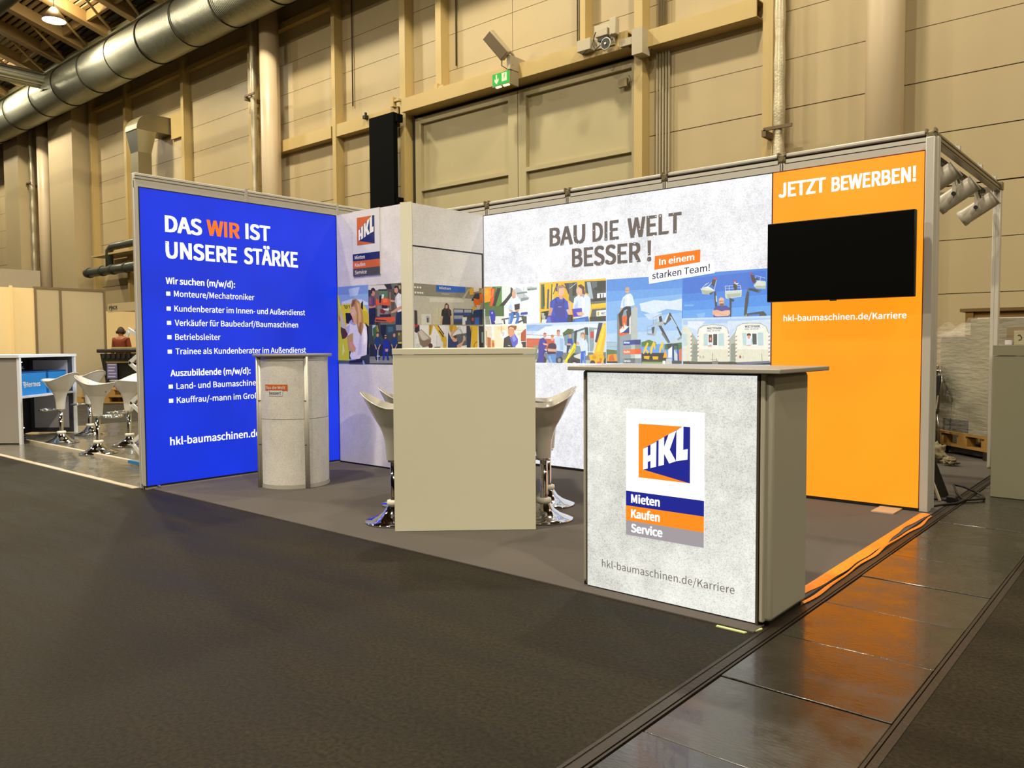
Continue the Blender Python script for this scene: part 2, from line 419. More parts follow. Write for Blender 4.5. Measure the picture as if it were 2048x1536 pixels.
PHOTO['w4']=((-4.737,0.968,-3.845,1.333),'cfe0f4','''9dc0ea 7,350 319,350 235,292 7,295
e8f0f8 235,332 644,343 875,344 875,218 62,254
8fb4e4 10,350 132,351 62,315 9,309
e9ecea 6,261 426,249 426,219 6,227
555b60 6,258 426,244 426,247 6,261
cf5a3a 6,226 426,216 426,157 318,124 6,125
d96a48 6,213 148,212 148,151 6,152
8a9a6a 87,158 148,158 131,91 96,84
7a7f78 104,0 104,90 892,98 892,0
b9bcb8 110,0 113,29 892,29 892,0
4f6a3c 426,269 484,307 548,300 548,248 435,236
7a9aa6 443,249 556,286 675,317 707,310 714,104 556,91 443,170
cfe0e4 564,267 667,297 675,143 572,156
39444a 556,286 588,292 572,111 552,111
39444a 667,317 703,316 706,246 675,252
30383c 444,246 700,310 698,316 442,252
8fa6ac 714,316 807,308 791,104 722,104
cc4444 730,277 765,280 765,219 730,220
e8eef0 769,296 799,295 792,155 768,155
f2c21a 868,351 892,350 892,237 860,66 768,79 753,104 830,282
ffd93a 860,332 891,331 830,104 791,104
2f3a5a 815,352 860,351 799,181 776,187
d9dce0 776,187 795,181 768,85 753,92
f0b810 733,0 714,72 799,85 868,73 875,29 854,0
d89a10 790,53 788,45 782,38 773,35 763,35 755,38 749,45 747,53 749,61 755,68 764,72 773,72 782,68 788,62
c89010 853,35 851,28 847,23 841,20 834,20 828,23 824,28 822,34 824,41 828,46 834,49 841,49 847,47 851,41
e05a3a 799,0 799,15 845,22 840,0
33373a 892,0 871,0 870,2 868,16 870,30 876,41 885,47 892,47
f1e61a 442,0 442,5 556,182 572,169 572,124 494,0
c8b800 474,0 467,6 556,137 564,124 487,0
3a3f3c 483,0 483,26 548,91 620,65 619,0
2a2c2c 607,0 504,0 508,10 523,22 544,28 567,29 589,22 603,11
e8e0c8 534,0 538,3 549,7 562,7 574,3 577,0
30383a 781,2 780,0 725,0 725,2 728,13 735,22 747,27 759,27 770,22 778,13
d9dcd8 548,65 628,91 627,33 556,52
30343a 242,24 237,6 230,0 149,0 144,5 139,23 144,41 159,55 179,63 202,63 223,55 237,41
30343a 430,25 426,8 419,0 357,0 351,7 347,24 351,42 363,56 379,63 398,64 414,56 426,42
8a9298 407,25 405,16 400,9 392,5 384,5 377,9 372,16 370,25 372,33 377,40 385,44 393,44 400,40 405,34
3a3f44 119,0 148,50 166,0
3a36a0 166,219 209,232 243,198 251,164 217,118 208,0 147,0 148,158
2f2c88 208,124 251,104 191,77
d9a184 243,251 241,242 236,234 228,229 220,229 212,234 207,242 205,252 207,262 213,270 220,274 228,274 236,269 241,261
a0522a 205,262 217,277 247,268 239,261
e3b08e 200,185 259,171 259,158 208,165
3b2350 268,171 310,184 356,164 351,84 259,77 242,104
e3b08e 327,220 325,211 321,203 314,199 306,199 300,203 295,211 293,221 295,231 300,238 307,243 314,243 321,238 325,230
b8885a 329,244 327,238 322,233 314,231 306,231 299,234 294,238 292,244 294,250 299,254 306,257 314,257 322,254 327,249
e3b08e 255,131 360,124 360,101 259,104
5f93d4 250,77 351,78 351,0 313,0 297,44 286,0 278,0 259,30
8fbae8 289,0 267,64 288,64 307,0
c8dcf2 335,230 385,243 426,229 451,190 442,111 368,111 352,170 335,184
a6c4e6 393,223 435,216 434,117 401,117
d9a184 398,266 396,254 391,245 383,240 375,240 368,246 363,255 361,266 363,278 368,287 376,292 384,292 391,287 396,277
8a5a3a 360,276 367,299 394,299 399,276 381,289
3c64a8 356,111 434,104 426,65 401,58 360,38
2f48a8 483,216 532,222 544,169 483,157
d9a184 526,245 525,234 521,226 515,222 509,222 503,226 499,235 497,245 499,255 503,263 509,268 515,268 521,263 525,255
6b3f2a 493,255 504,274 528,271 534,235 524,261
e3b08e 475,176 524,173 516,160 475,163
2a2f38 475,157 516,157 483,85 471,91
dde9f4 600,195 644,214 683,214 702,169 702,72 675,59 675,111 628,104 616,169
e3b08e 580,195 612,182 604,163 580,169
e3b08e 665,243 663,232 658,224 651,219 644,219 637,224 632,233 630,243 632,254 637,262 644,267 652,267 659,262 663,253
b08a60 622,227 626,266 652,275 675,259 681,207 663,201 663,253 636,256
2e68d0 624,0 628,104 679,111 682,0 658,0 655,59 645,0
6a9ae8 666,0 659,91 675,91 678,0''')
PHOTO['w5']=((-3.841,0.972,-3.118,1.688),'5fa0e6','''4a8ede 1,716 723,716 723,609 1,616
7db4ec 1,526 723,560 723,398 1,352
9cc6f0 1,360 723,412 723,258 1,239
b6d4f0 1,254 723,272 723,160 1,164
d6e6f6 329,498 470,522 616,508 723,524 723,427 585,446 454,407 346,439
c4dcf4 371,409 536,419 553,347 421,364
a8c4d8 1,186 108,185 108,88 1,88
7a98a8 1,178 108,177 108,179 1,180
7a98a8 1,140 108,139 108,142 1,142
5c7a4a 1,0 1,118 108,110 108,0
e8a030 14,73 104,80 113,13 5,12
d9641a 32,58 68,80 86,20 23,20
2a2a28 3,0 5,16 113,17 113,0
8fa0a8 113,0 108,417 248,457 248,0
b9c2bc 248,0 248,457 312,470 312,206 287,191 287,0
748890 113,0 108,417 134,424 139,0
e8611f 127,387 239,410 239,251 128,229
f6f4f0 230,413 243,413 244,247 231,244
20307c 143,267 230,347 231,255 157,256
f7f4f2 135,282 148,312 157,282 161,319 178,289 178,348 191,311 213,370 226,310 174,267 139,256
1b3c9a 170,189 287,199 342,198 342,162 287,158 172,154
14307c 287,199 342,200 342,158 287,158
f07038 167,114 287,121 346,121 346,81 287,77 170,75
e85a18 287,121 346,121 348,81 287,77
8a9490 287,158 342,158 342,121 287,121
dde0d8 287,77 346,77 346,44 287,44
5f6e76 173,40 287,44 287,1 173,0
8c9496 287,44 351,43 351,2 287,1
dcebf8 167,556 200,581 239,588 262,567 284,489 265,486 247,479 178,480 169,467 143,470 152,520
b4d0ec 167,534 187,555 183,482 167,482
f4faff 208,577 230,579 230,487 209,488
dba88a 230,612 228,602 223,593 215,589 207,589 199,594 194,603 192,614 194,625 199,633 207,638 215,637 223,632 228,623
b9a898 191,614 193,640 213,643 230,636 230,612 221,631 200,632
303030 195,614 227,613 227,615 195,617
dba88a 143,468 167,467 156,438 134,431
dba88a 265,486 295,474 303,461 278,463
20222c 169,467 200,481 245,479 250,413 226,369 217,414 209,458 178,445 156,386 165,311 135,312 123,417
20222c 200,444 230,443 230,354 222,310 200,318 209,385
8a5a3c 126,312 165,315 135,282
48505a 554,336 609,416 621,413 641,373 569,311
d9dfe2 557,339 601,413 609,409 577,332
2e343c 601,413 625,402 723,240 723,235 713,220 681,287
c8ced0 613,388 629,380 681,301 673,298
2e343c 508,312 537,311 618,174 602,167
6a7276 537,247 553,254 610,174 594,171
c9d0d4 618,167 723,222 723,192 642,160
8f9aa0 681,202 723,227 723,206 689,188
aeb8bc 454,335 561,347 553,311 496,312 454,320
8b9498 459,377 537,403 536,406 458,379
8b9498 536,403 556,395 557,398 537,406
8b9498 457,378 461,327 464,327 460,378
8b9498 486,388 486,330 489,330 489,388
8b9498 459,355 553,370 552,373 458,358
2e343c 512,384 536,394 549,347 520,340
9aa4a8 401,252 488,247 475,230 405,238
8b9498 405,305 463,315 462,318 404,308
8b9498 403,307 403,241 407,241 406,307
8b9498 405,276 463,282 463,285 404,279
3a4248 446,299 475,305 467,248 451,248
b4bcc0 479,291 504,312 488,233 471,230
4a7a34 346,176 422,198 488,175 488,146 355,140
3f6f2c 570,160 723,173 723,117 570,117
1f2326 351,88 586,89 586,3 351,0
f2c821 363,81 372,118 405,176 418,169 397,118 422,96 409,81 388,110 376,81
f2c821 434,81 434,125 463,183 484,168 480,110 463,147 447,81
f2c821 517,89 521,132 549,186 557,175 554,117 566,82 541,132 529,89
e8b41a 372,63 430,63 422,34 376,41
e8b41a 455,60 509,60 509,35 460,34
2f3a2c 355,30 586,32 586,3 355,0
8aa068 355,0 355,15 722,15 722,0
f6a81a 554,49 574,117 598,49
f8f8f4 602,139 638,142 634,50 602,50
c8ccc8 582,0 582,39 633,43 635,0
f4f4f0 550,0 550,24 577,24 577,0
1c2f6a 643,0 638,160 690,163 702,1 690,0 682,146 654,146 655,0 654,0
303840 586,160 634,167 634,139 602,117
e8702a 702,117 723,123 723,24 702,18
cfd4d8 654,117 686,75 686,25 658,32
40484c 635,0 635,25 723,25 723,1 654,0''')
PHOTO['w6']=((-3.118,1.338,-2.386,1.69),'2f7fdc','''1f6ad0 7,313 693,338 694,208 8,194
3f8ee4 9,0 8,131 732,160 732,24 77,0
5aa2ec 9,0 9,61 732,76 732,0
7ab6f0 141,0 128,29 204,41 197,0
6aacee 20,109 113,106 97,93 20,95
d2dccb 161,228 225,246 285,208 244,186 181,186
a6b49c 165,218 277,205 244,180 192,182
eef2ea 173,233 221,243 277,212 270,208 218,232
e6eee6 178,233 215,266 213,268 175,235
e6eee6 234,244 278,296 276,298 231,246
e6eee6 279,208 297,289 294,290 276,209
dfe7e3 222,241 271,276 269,278 221,243
dfe7e3 196,249 233,271 232,274 194,252
3a3238 251,261 266,298 292,290 277,236 262,247
c43a3a 298,299 297,295 294,292 290,291 286,291 281,293 279,296 278,301 279,305 281,308 286,309 290,309 294,307 297,304
2a333c 276,195 291,205 304,85 286,79
dfe6ea 291,167 298,167 302,119 294,120
2a333c 237,190 277,202 248,173
cdd8c8 369,198 505,198 502,151 380,140 369,157
a9b8a4 380,177 494,178 495,155 387,146
f2f6f2 369,196 505,196 505,200 369,200
e6eee6 369,237 494,235 494,238 369,239
e6eee6 367,238 371,197 374,197 370,238
e6eee6 400,239 402,197 404,197 403,239
e6eee6 464,236 464,197 467,197 467,236
e6eee6 492,237 498,196 501,197 495,237
dfe7e3 369,218 498,217 497,219 369,220
2a2a36 433,248 465,250 469,206 444,204
c43a3a 456,270 455,266 452,263 448,261 444,262 440,264 437,267 436,271 437,275 440,278 444,280 448,280 452,278 455,274
dba88a 456,260 455,257 453,254 451,253 447,253 445,254 443,257 442,261 443,264 444,267 447,268 451,268 453,267 455,264
e8eef4 444,254 483,255 465,243
2a333c 409,0 406,132 424,131 421,0
2a333c 402,149 445,130 438,114 409,128
d2dccb 599,226 626,264 693,254 693,201 619,208
a9b8a4 606,226 693,224 693,203 619,210
e6eee6 615,303 690,279 691,281 615,305
e6eee6 614,304 601,233 603,232 616,304
e6eee6 652,292 645,256 648,256 654,291
e6eee6 602,267 690,256 691,258 602,270
4a2a34 574,313 598,308 616,258 598,242 581,273
c43a3a 585,322 584,318 581,316 578,314 574,314 570,316 568,320 567,323 567,327 570,330 574,331 578,331 581,329 584,326
2a3a44 598,285 632,283 639,270 609,265
2f3a44 524,17 533,137 547,189 564,182 558,109 545,17
56646c 545,196 557,214 606,203 661,193 634,172 613,186 568,198 557,182
2a333c 557,212 606,206 640,191 627,179 564,198
3a464e 531,0 520,17 552,23 676,36 700,12 701,0
2f7fdc 559,0 559,11 645,14 645,0
7e9098 533,0 531,10 548,17 551,0
363f9a 278,72 308,88 381,88 408,68 412,21 400,0 275,0 271,25
d8a184 364,113 362,100 355,89 346,84 336,84 326,90 320,102 317,115 319,129 326,139 335,145 346,144 355,138 361,127
e6b496 362,130 360,121 354,114 345,110 336,110 327,115 321,123 318,132 321,141 327,149 335,153 345,152 354,148 360,140
2a2a2a 321,122 360,122 360,125 321,126
7a5240 324,105 360,106 355,85 341,81 328,87
e0ac8c 265,52 301,58 381,35 389,8 286,14 265,25
e8b696 410,51 374,52 293,34 286,11 308,7 396,8 412,24
b9846a 308,33 381,14 382,16 309,35''')
PHOTO['w7']=((-3.118,0.972,-2.386,1.338),'c6daf0','''a6c8ec 9,353 732,351 732,325 9,314
dfe9f4 52,341 205,338 129,270 52,299
d2e0f0 389,333 732,338 732,248 496,304 389,252
3a3c34 11,0 11,22 732,25 732,2 560,0
5c6a3c 69,26 138,27 138,13 69,12
dfe0cc 9,307 52,299 87,250 84,23 11,22
a9b09e 87,253 137,187 138,23 84,23
8a9484 99,159 137,159 138,27 88,26
c4d6d4 9,240 48,240 49,145 10,145
b0b6a4 404,191 454,251 463,22 413,25
8a9484 419,157 455,164 460,29 420,29
efeedd 139,235 152,284 190,304 268,310 353,300 389,279 400,232 409,22 140,20
e2e0c8 139,117 409,117 409,22 140,20
f6f6ec 175,294 367,293 368,253 175,254
efeedd 454,238 468,291 510,312 577,316 656,310 697,287 718,234 732,44 732,22 460,19
e2e0c8 459,117 729,116 732,58 732,22 460,19
f6f6ec 496,297 670,296 670,258 497,259
5a5c50 140,235 153,283 150,284 137,236
5a5c50 153,282 190,302 189,305 151,285
5a5c50 190,302 268,309 268,312 189,305
5a5c50 268,309 353,299 353,302 268,312
5a5c50 352,299 389,278 390,280 354,301
5a5c50 388,279 399,231 402,232 391,280
5a5c50 456,237 469,291 467,292 453,238
5a5c50 469,290 511,311 510,313 467,292
5a5c50 511,310 577,314 577,317 510,313
5a5c50 577,314 656,309 656,312 577,317
5a5c50 656,309 697,286 698,288 657,312
5a5c50 696,286 717,234 719,235 699,287
d6d4be 152,138 153,23 154,23 154,138
d6d4be 169,138 169,23 171,23 170,138
d6d4be 185,138 186,24 188,24 187,138
d6d4be 202,138 203,24 204,24 204,138
d6d4be 219,138 219,24 221,24 220,138
d6d4be 235,138 236,24 237,24 237,138
d6d4be 251,138 252,24 254,24 253,138
d6d4be 268,138 269,24 270,24 269,138
d6d4be 284,137 285,24 286,24 286,137
d6d4be 300,137 301,24 303,24 302,137
d6d4be 317,137 317,25 319,25 318,137
d6d4be 333,137 334,25 335,25 334,137
d6d4be 349,137 350,25 351,25 350,137
d6d4be 365,137 366,25 367,25 366,137
d6d4be 381,137 382,25 383,25 382,137
d6d4be 397,137 398,25 399,25 398,137
d6d4be 469,137 470,24 471,24 470,137
d6d4be 485,137 486,24 487,24 486,137
d6d4be 501,137 502,24 504,24 503,137
d6d4be 518,137 519,24 520,24 519,137
d6d4be 534,137 535,24 536,24 535,137
d6d4be 550,137 551,25 552,25 551,137
d6d4be 566,137 567,25 568,25 567,137
d6d4be 582,136 583,25 584,25 583,136
d6d4be 598,136 599,25 600,25 599,136
d6d4be 614,136 615,25 616,25 615,136
d6d4be 630,136 631,25 632,25 631,136
d6d4be 646,136 647,25 648,25 647,136
d6d4be 661,136 662,26 664,26 663,136
d6d4be 677,136 678,26 679,26 678,136
d6d4be 693,136 694,26 695,26 694,136
d6d4be 708,136 709,26 711,26 710,136
f4f4ee 139,235 149,242 149,234 139,227
c03030 139,220 149,227 149,218 139,212
f4f4ee 139,205 149,212 149,203 139,196
c03030 139,189 149,196 149,188 139,181
f4f4ee 139,174 149,181 150,173 139,166
c03030 139,159 150,166 150,157 139,150
f4f4ee 139,144 150,150 150,142 139,135
c03030 139,128 150,135 150,127 139,120
f4f4ee 139,113 150,120 150,112 139,105
c03030 139,98 150,105 150,96 139,89
f4f4ee 139,82 150,89 150,81 139,74
c03030 140,67 150,74 150,66 140,59
f4f4ee 140,52 150,59 150,50 140,43
f4f4ee 397,232 407,238 407,230 397,224
c03030 397,217 407,224 407,215 397,209
f4f4ee 397,202 407,209 407,201 397,194
c03030 397,187 407,194 407,186 397,179
f4f4ee 397,172 407,179 407,171 397,164
c03030 397,157 408,164 408,156 398,149
f4f4ee 398,143 408,149 408,141 398,134
c03030 398,128 408,134 408,126 398,119
f4f4ee 398,113 408,119 408,111 398,105
c03030 398,98 408,105 408,96 398,90
f4f4ee 398,83 408,90 408,82 398,75
c03030 398,68 408,75 408,67 398,60
f4f4ee 398,53 408,60 408,52 398,45
f4f4ee 458,231 469,238 469,230 458,223
c03030 458,216 469,223 469,215 458,208
f4f4ee 458,201 469,208 469,200 458,193
c03030 458,187 469,193 469,185 458,179
f4f4ee 458,172 469,178 469,170 458,164
c03030 459,157 469,164 469,156 459,149
f4f4ee 459,142 469,149 469,141 459,134
c03030 459,127 469,134 469,126 459,119
f4f4ee 459,113 470,119 470,111 459,105
c03030 459,98 470,105 470,97 459,90
f4f4ee 459,83 470,90 470,82 459,75
c03030 459,68 470,75 470,67 459,60
f4f4ee 459,53 470,60 470,52 459,45
f4f4ee 718,228 729,234 729,226 718,220
c03030 718,213 729,220 729,212 718,205
f4f4ee 718,199 729,205 729,197 718,191
c03030 719,184 729,191 729,183 719,177
f4f4ee 719,170 729,176 729,169 719,162
c03030 719,156 730,162 730,154 719,148
f4f4ee 719,141 730,148 730,140 719,133
c03030 719,127 730,133 730,126 719,119
f4f4ee 719,112 730,119 730,111 719,105
c03030 719,98 730,105 730,97 719,90
f4f4ee 720,84 730,90 730,82 720,76
c03030 720,69 730,76 731,68 720,61
f4f4ee 720,55 731,61 731,54 720,47
f4f4ee 79,236 89,243 89,234 79,228
c03030 80,221 89,228 90,219 80,212
f4f4ee 80,205 90,212 90,204 80,197
c03030 80,190 90,197 90,188 80,182
f4f4ee 80,175 90,181 90,173 80,166
c03030 80,159 90,166 90,158 80,151
f4f4ee 80,144 90,151 90,142 80,135
c03030 80,128 90,135 90,127 80,120
f4f4ee 80,113 90,120 90,112 80,105
c03030 80,98 90,105 90,96 80,89
f4f4ee 80,82 90,89 90,81 80,74
c03030 80,67 90,74 90,65 80,58
f4f4ee 80,51 90,58 90,50 80,43
bcd4d4 192,238 229,241 230,146 193,146
bcd4d4 317,240 364,242 367,145 317,144
fafaf6 229,244 317,242 317,143 230,143
4a4440 235,233 265,232 266,148 236,148
3a4440 274,237 308,236 308,150 274,150
7a3a2a 267,196 265,185 261,176 255,171 249,171 243,176 238,185 237,196 238,207 242,216 248,221 255,221 261,216 265,207
d9a184 260,198 259,193 257,188 254,186 250,186 247,188 244,193 244,198 244,203 247,208 250,210 254,210 257,208 259,203
dfe8f4 236,172 273,172 273,144 236,145
dba88a 224,148 262,155 262,139 232,139
bcd4d4 512,240 548,243 548,147 520,147
bcd4d4 633,243 677,241 682,146 637,144
fafaf6 548,244 633,244 637,143 548,143
3a4a4c 592,236 626,235 629,153 596,153
c4ccd0 554,190 592,199 599,150 554,147
3a2a24 583,226 581,220 576,216 570,213 562,213 556,216 551,221 549,226 551,232 555,237 562,239 569,239 576,236 581,232
d9a184 577,210 576,203 573,198 569,195 564,195 559,198 556,203 555,210 556,216 559,221 563,224 568,224 573,221 576,216
dfe8f4 548,197 585,197 589,150 554,147
dba88a 546,150 582,153 585,144 547,143
6a6c60 268,89 271,21 274,21 272,90
8a8c80 251,36 311,35 311,38 251,39
6a6c60 301,48 305,0 309,1 305,49
7a7c70 266,24 318,28 318,1 267,0
b9b8a6 174,58 173,53 170,49 167,47 163,47 159,49 156,53 156,58 156,63 159,67 163,69 167,69 170,67 173,63
b9b8a6 200,58 199,53 197,50 193,47 189,47 186,49 183,53 182,58 183,63 185,67 189,69 193,69 197,67 199,63
8a5a5a 507,60 506,55 504,51 500,49 497,49 493,51 491,55 490,60 491,64 493,68 496,70 500,70 504,68 506,64
c9c8b6 532,60 531,55 529,51 525,49 521,49 518,51 516,55 515,60 516,64 518,68 521,70 525,70 528,68 531,64
5a5c50 667,83 671,21 674,21 670,84
6a6c84 470,19 730,31 732,23 732,15 569,3 470,6
4a4c44 140,20 140,0 144,0 144,20
4a4c44 404,25 404,2 408,2 408,25
4a4c44 60,26 61,0 65,0 65,26''')
PHOTO['a1']=((-6.288,0.962,-5.822,1.7),'8fb0e0','''7a9ad6 18,738 310,738 465,731 463,654 16,661
b4c8ea 174,711 343,723 308,647 195,638
d4def0 67,593 217,616 363,603 461,571 460,550 66,564
e6d21c 67,571 373,570 448,501 466,459 466,314 465,290 24,297 30,515
cdb814 339,519 459,480 466,375 466,361 336,391
1c1c1c 356,568 387,595 385,503 355,525
23201c 122,486 259,482 245,365 131,389
1e1c18 101,563 110,563 110,548 101,549
23231c 118,554 153,553 153,558 118,559
23231c 149,555 149,542 157,542 157,555
23231c 153,545 118,546 118,541 152,540
23231c 122,543 122,556 114,557 114,544
23231c 118,541 152,540 153,545 118,546
23231c 149,542 148,530 156,529 157,542
23231c 152,532 118,533 118,528 152,527
23231c 122,530 122,543 114,544 114,531
23231c 165,551 188,551 187,557 164,556
23231c 181,554 180,528 188,528 189,554
d9d41c 5,676 33,631 65,499 83,296 76,34 0,34 0,59 7,443
f1ee7a 15,617 32,587 107,353 84,339
e8571a 12,486 45,427 27,398
cfcabc 42,543 130,338 106,303 49,340
d8d51e 5,253 174,266 168,20 5,12
eef0a0 80,209 101,121 65,78
55605c 0,29 0,34 168,31 168,6 2,4
3a3c40 175,294 466,357 466,2 404,1 383,36 169,49
1f2226 413,390 466,351 466,93 428,93 444,290
ece8f4 131,367 200,394 291,378 391,383 434,347 443,248 428,86 350,72 327,50 203,42 181,78 217,150 263,164 139,252
c4c0dc 130,353 188,373 175,294 140,280
d6d2ea 333,292 367,306 351,93 295,79
b4b0d0 172,395 218,423 234,394 290,371 245,365
fdfaff 390,334 433,305 419,192 386,178
e8b088 219,451 292,435 291,378 246,386
eebd98 298,502 292,477 277,456 256,445 233,446 213,458 199,480 194,506 200,532 215,552 236,563 259,562 280,550 294,528
a04838 220,481 261,477 262,480 221,484
ffffff 225,480 254,477 255,480 225,483
6a4030 230,522 229,521 228,520 225,520 223,520 220,521 219,522 218,523 219,524 221,525 223,525 225,525 228,525 229,524
b98a50 210,559 228,608 285,616 340,582 382,461 390,348 355,263 311,307 291,392 293,478 261,543 215,537
d8ac70 295,584 339,554 359,447 345,334 313,363 315,477
8a5f34 216,559 240,601 285,606 264,564 221,544 203,509
9a6c3c 336,391 369,391 349,267 322,306
caa45e 140,266 232,294 233,107 159,129
5a3322 49,354 118,331 157,280 116,245 69,238 48,303
e0a080 173,208 219,215 274,150 262,114 205,136 167,186
2b2430 168,31 361,47 371,22 327,11 168,2
4c4c50 168,0 168,10 371,15 371,0''')
PHOTO['a2']=((-5.822,1.325,-5.368,1.692),'6d6a58','''d8d4cc 0,365 254,361 253,314 0,319
2c3a30 0,326 36,324 34,255 0,263
5f7f56 158,322 263,317 261,225 157,236
dfe6e6 189,276 221,274 209,227 183,241
20242a 137,323 263,320 263,306 142,312
34302a 222,363 316,365 335,310 273,313
5a5040 274,319 356,315 362,105 270,129
8a7c5c 294,291 314,290 316,127 296,128
3f3a30 407,360 454,357 454,258 416,285
b0a070 417,346 447,344 447,311 427,312
4a4438 26,151 165,146 162,1 23,4
8a8478 124,182 291,155 269,74 121,78
d85a20 167,228 230,246 292,230 312,182 270,163 187,166
f07a3a 199,234 261,235 271,204 209,199
d85a20 104,245 167,222 166,180 107,175
1f2024 157,263 189,269 177,200 151,201
23242a 187,179 271,170 260,143 187,152
7a2a1a 165,146 249,129 217,96 165,111
dfe0e2 207,144 291,145 280,125 218,130
2a2a2c 154,94 310,93 315,66 164,70
d85a20 89,65 366,68 371,30 309,18 314,4 268,26 83,30
3a2a24 99,51 247,40 247,30 99,37
2a2420 104,23 131,22 130,2 104,2
6a4a60 0,192 2,260 51,275 98,245 108,182 38,171 0,186
8a5a70 12,249 39,255 38,192 11,193
4a3a58 66,246 82,239 81,183 65,184
c88a70 95,290 92,279 84,270 73,266 60,266 49,272 42,281 39,293 42,304 50,313 61,318 74,317 85,311 92,302
2a1e1a 35,297 41,335 74,343 100,325 94,308 62,316 51,282
c88a70 0,179 59,170 102,183 102,162 37,154 0,158
1c2034 5,151 102,158 100,79 77,3 7,4
e8e8f0 375,240 416,279 454,264 454,115 403,104 393,158 374,193
ccd0e0 375,233 395,246 399,165 382,179
d49a7c 412,306 410,293 403,283 393,278 382,278 373,285 366,295 364,308 366,321 373,331 383,336 394,336 404,329 410,319
2a1e1a 361,329 377,347 412,339 417,306 397,327 371,321
2a1e1a 360,285 386,280 375,260 360,268
d49a7c 303,223 374,213 374,200 313,202
d49a7c 316,113 414,151 454,163 454,159 454,136 362,105 321,100
22304a 371,0 387,104 454,112 454,0''')
PHOTO['a3']=((-5.822,0.962,-5.368,1.325),'3a4236','''a8c8d8 50,363 98,362 92,303 53,261
3f5f2c 55,331 120,358 128,274 63,219
587c34 87,331 119,344 118,288
1a2020 167,362 246,361 233,246 202,232 166,288
2c4a5a 246,361 370,358 358,285 255,273
46687a 267,341 339,340 333,299 266,293
8a8a86 375,358 454,356 454,307 379,308
6a6030 399,291 454,290 454,216 398,210
c8b83a 409,284 424,284 424,264 409,264
c8b83a 403,203 454,206 454,182 402,183
d4a02a 109,358 120,358 140,302 129,295
e6cc28 0,188 3,188 2,153 0,153
22281e 8,185 454,189 454,93 454,81 5,72
777a78 5,72 454,81 453,13 4,9
8a8c8a 5,44 453,47 453,13 4,9
1c3c74 77,226 101,243 144,243 170,225 166,170 83,163
1a2850 72,163 169,163 161,80 139,38 97,38 76,80
d09a7c 140,271 138,262 133,255 126,251 119,251 112,255 107,262 106,271 108,280 113,287 120,291 127,291 134,287 139,280
3a2a20 104,273 109,294 136,297 142,278 123,287
d09a7c 76,184 89,184 110,142 99,136
d09a7c 166,184 153,184 126,142 136,135
1c3c74 309,224 332,241 373,241 398,223 394,169 315,163
1a2850 304,163 397,162 390,81 369,40 328,40 308,81
d09a7c 369,268 367,259 363,252 356,248 349,248 342,252 338,259 336,268 338,277 343,284 350,288 357,288 363,284 368,277
3a2a20 334,270 339,291 366,293 371,275 353,284
d09a7c 308,183 320,183 340,142 330,135
d09a7c 394,183 382,183 355,142 366,135
1c2f9c 196,211 223,228 254,228 290,211 291,128 262,108 281,39 250,39 241,108 225,108 213,39 187,39 199,129
d09a7c 248,252 247,244 242,238 236,235 230,235 224,239 220,245 219,253 220,260 225,266 231,270 237,270 243,266 247,260
1a1a22 218,258 252,258 252,248 218,248
d09a7c 226,142 268,142 262,118 231,118
b9bcc0 121,135 132,135 129,24 112,24
c8ccd0 108,80 151,80 151,72 108,71''')
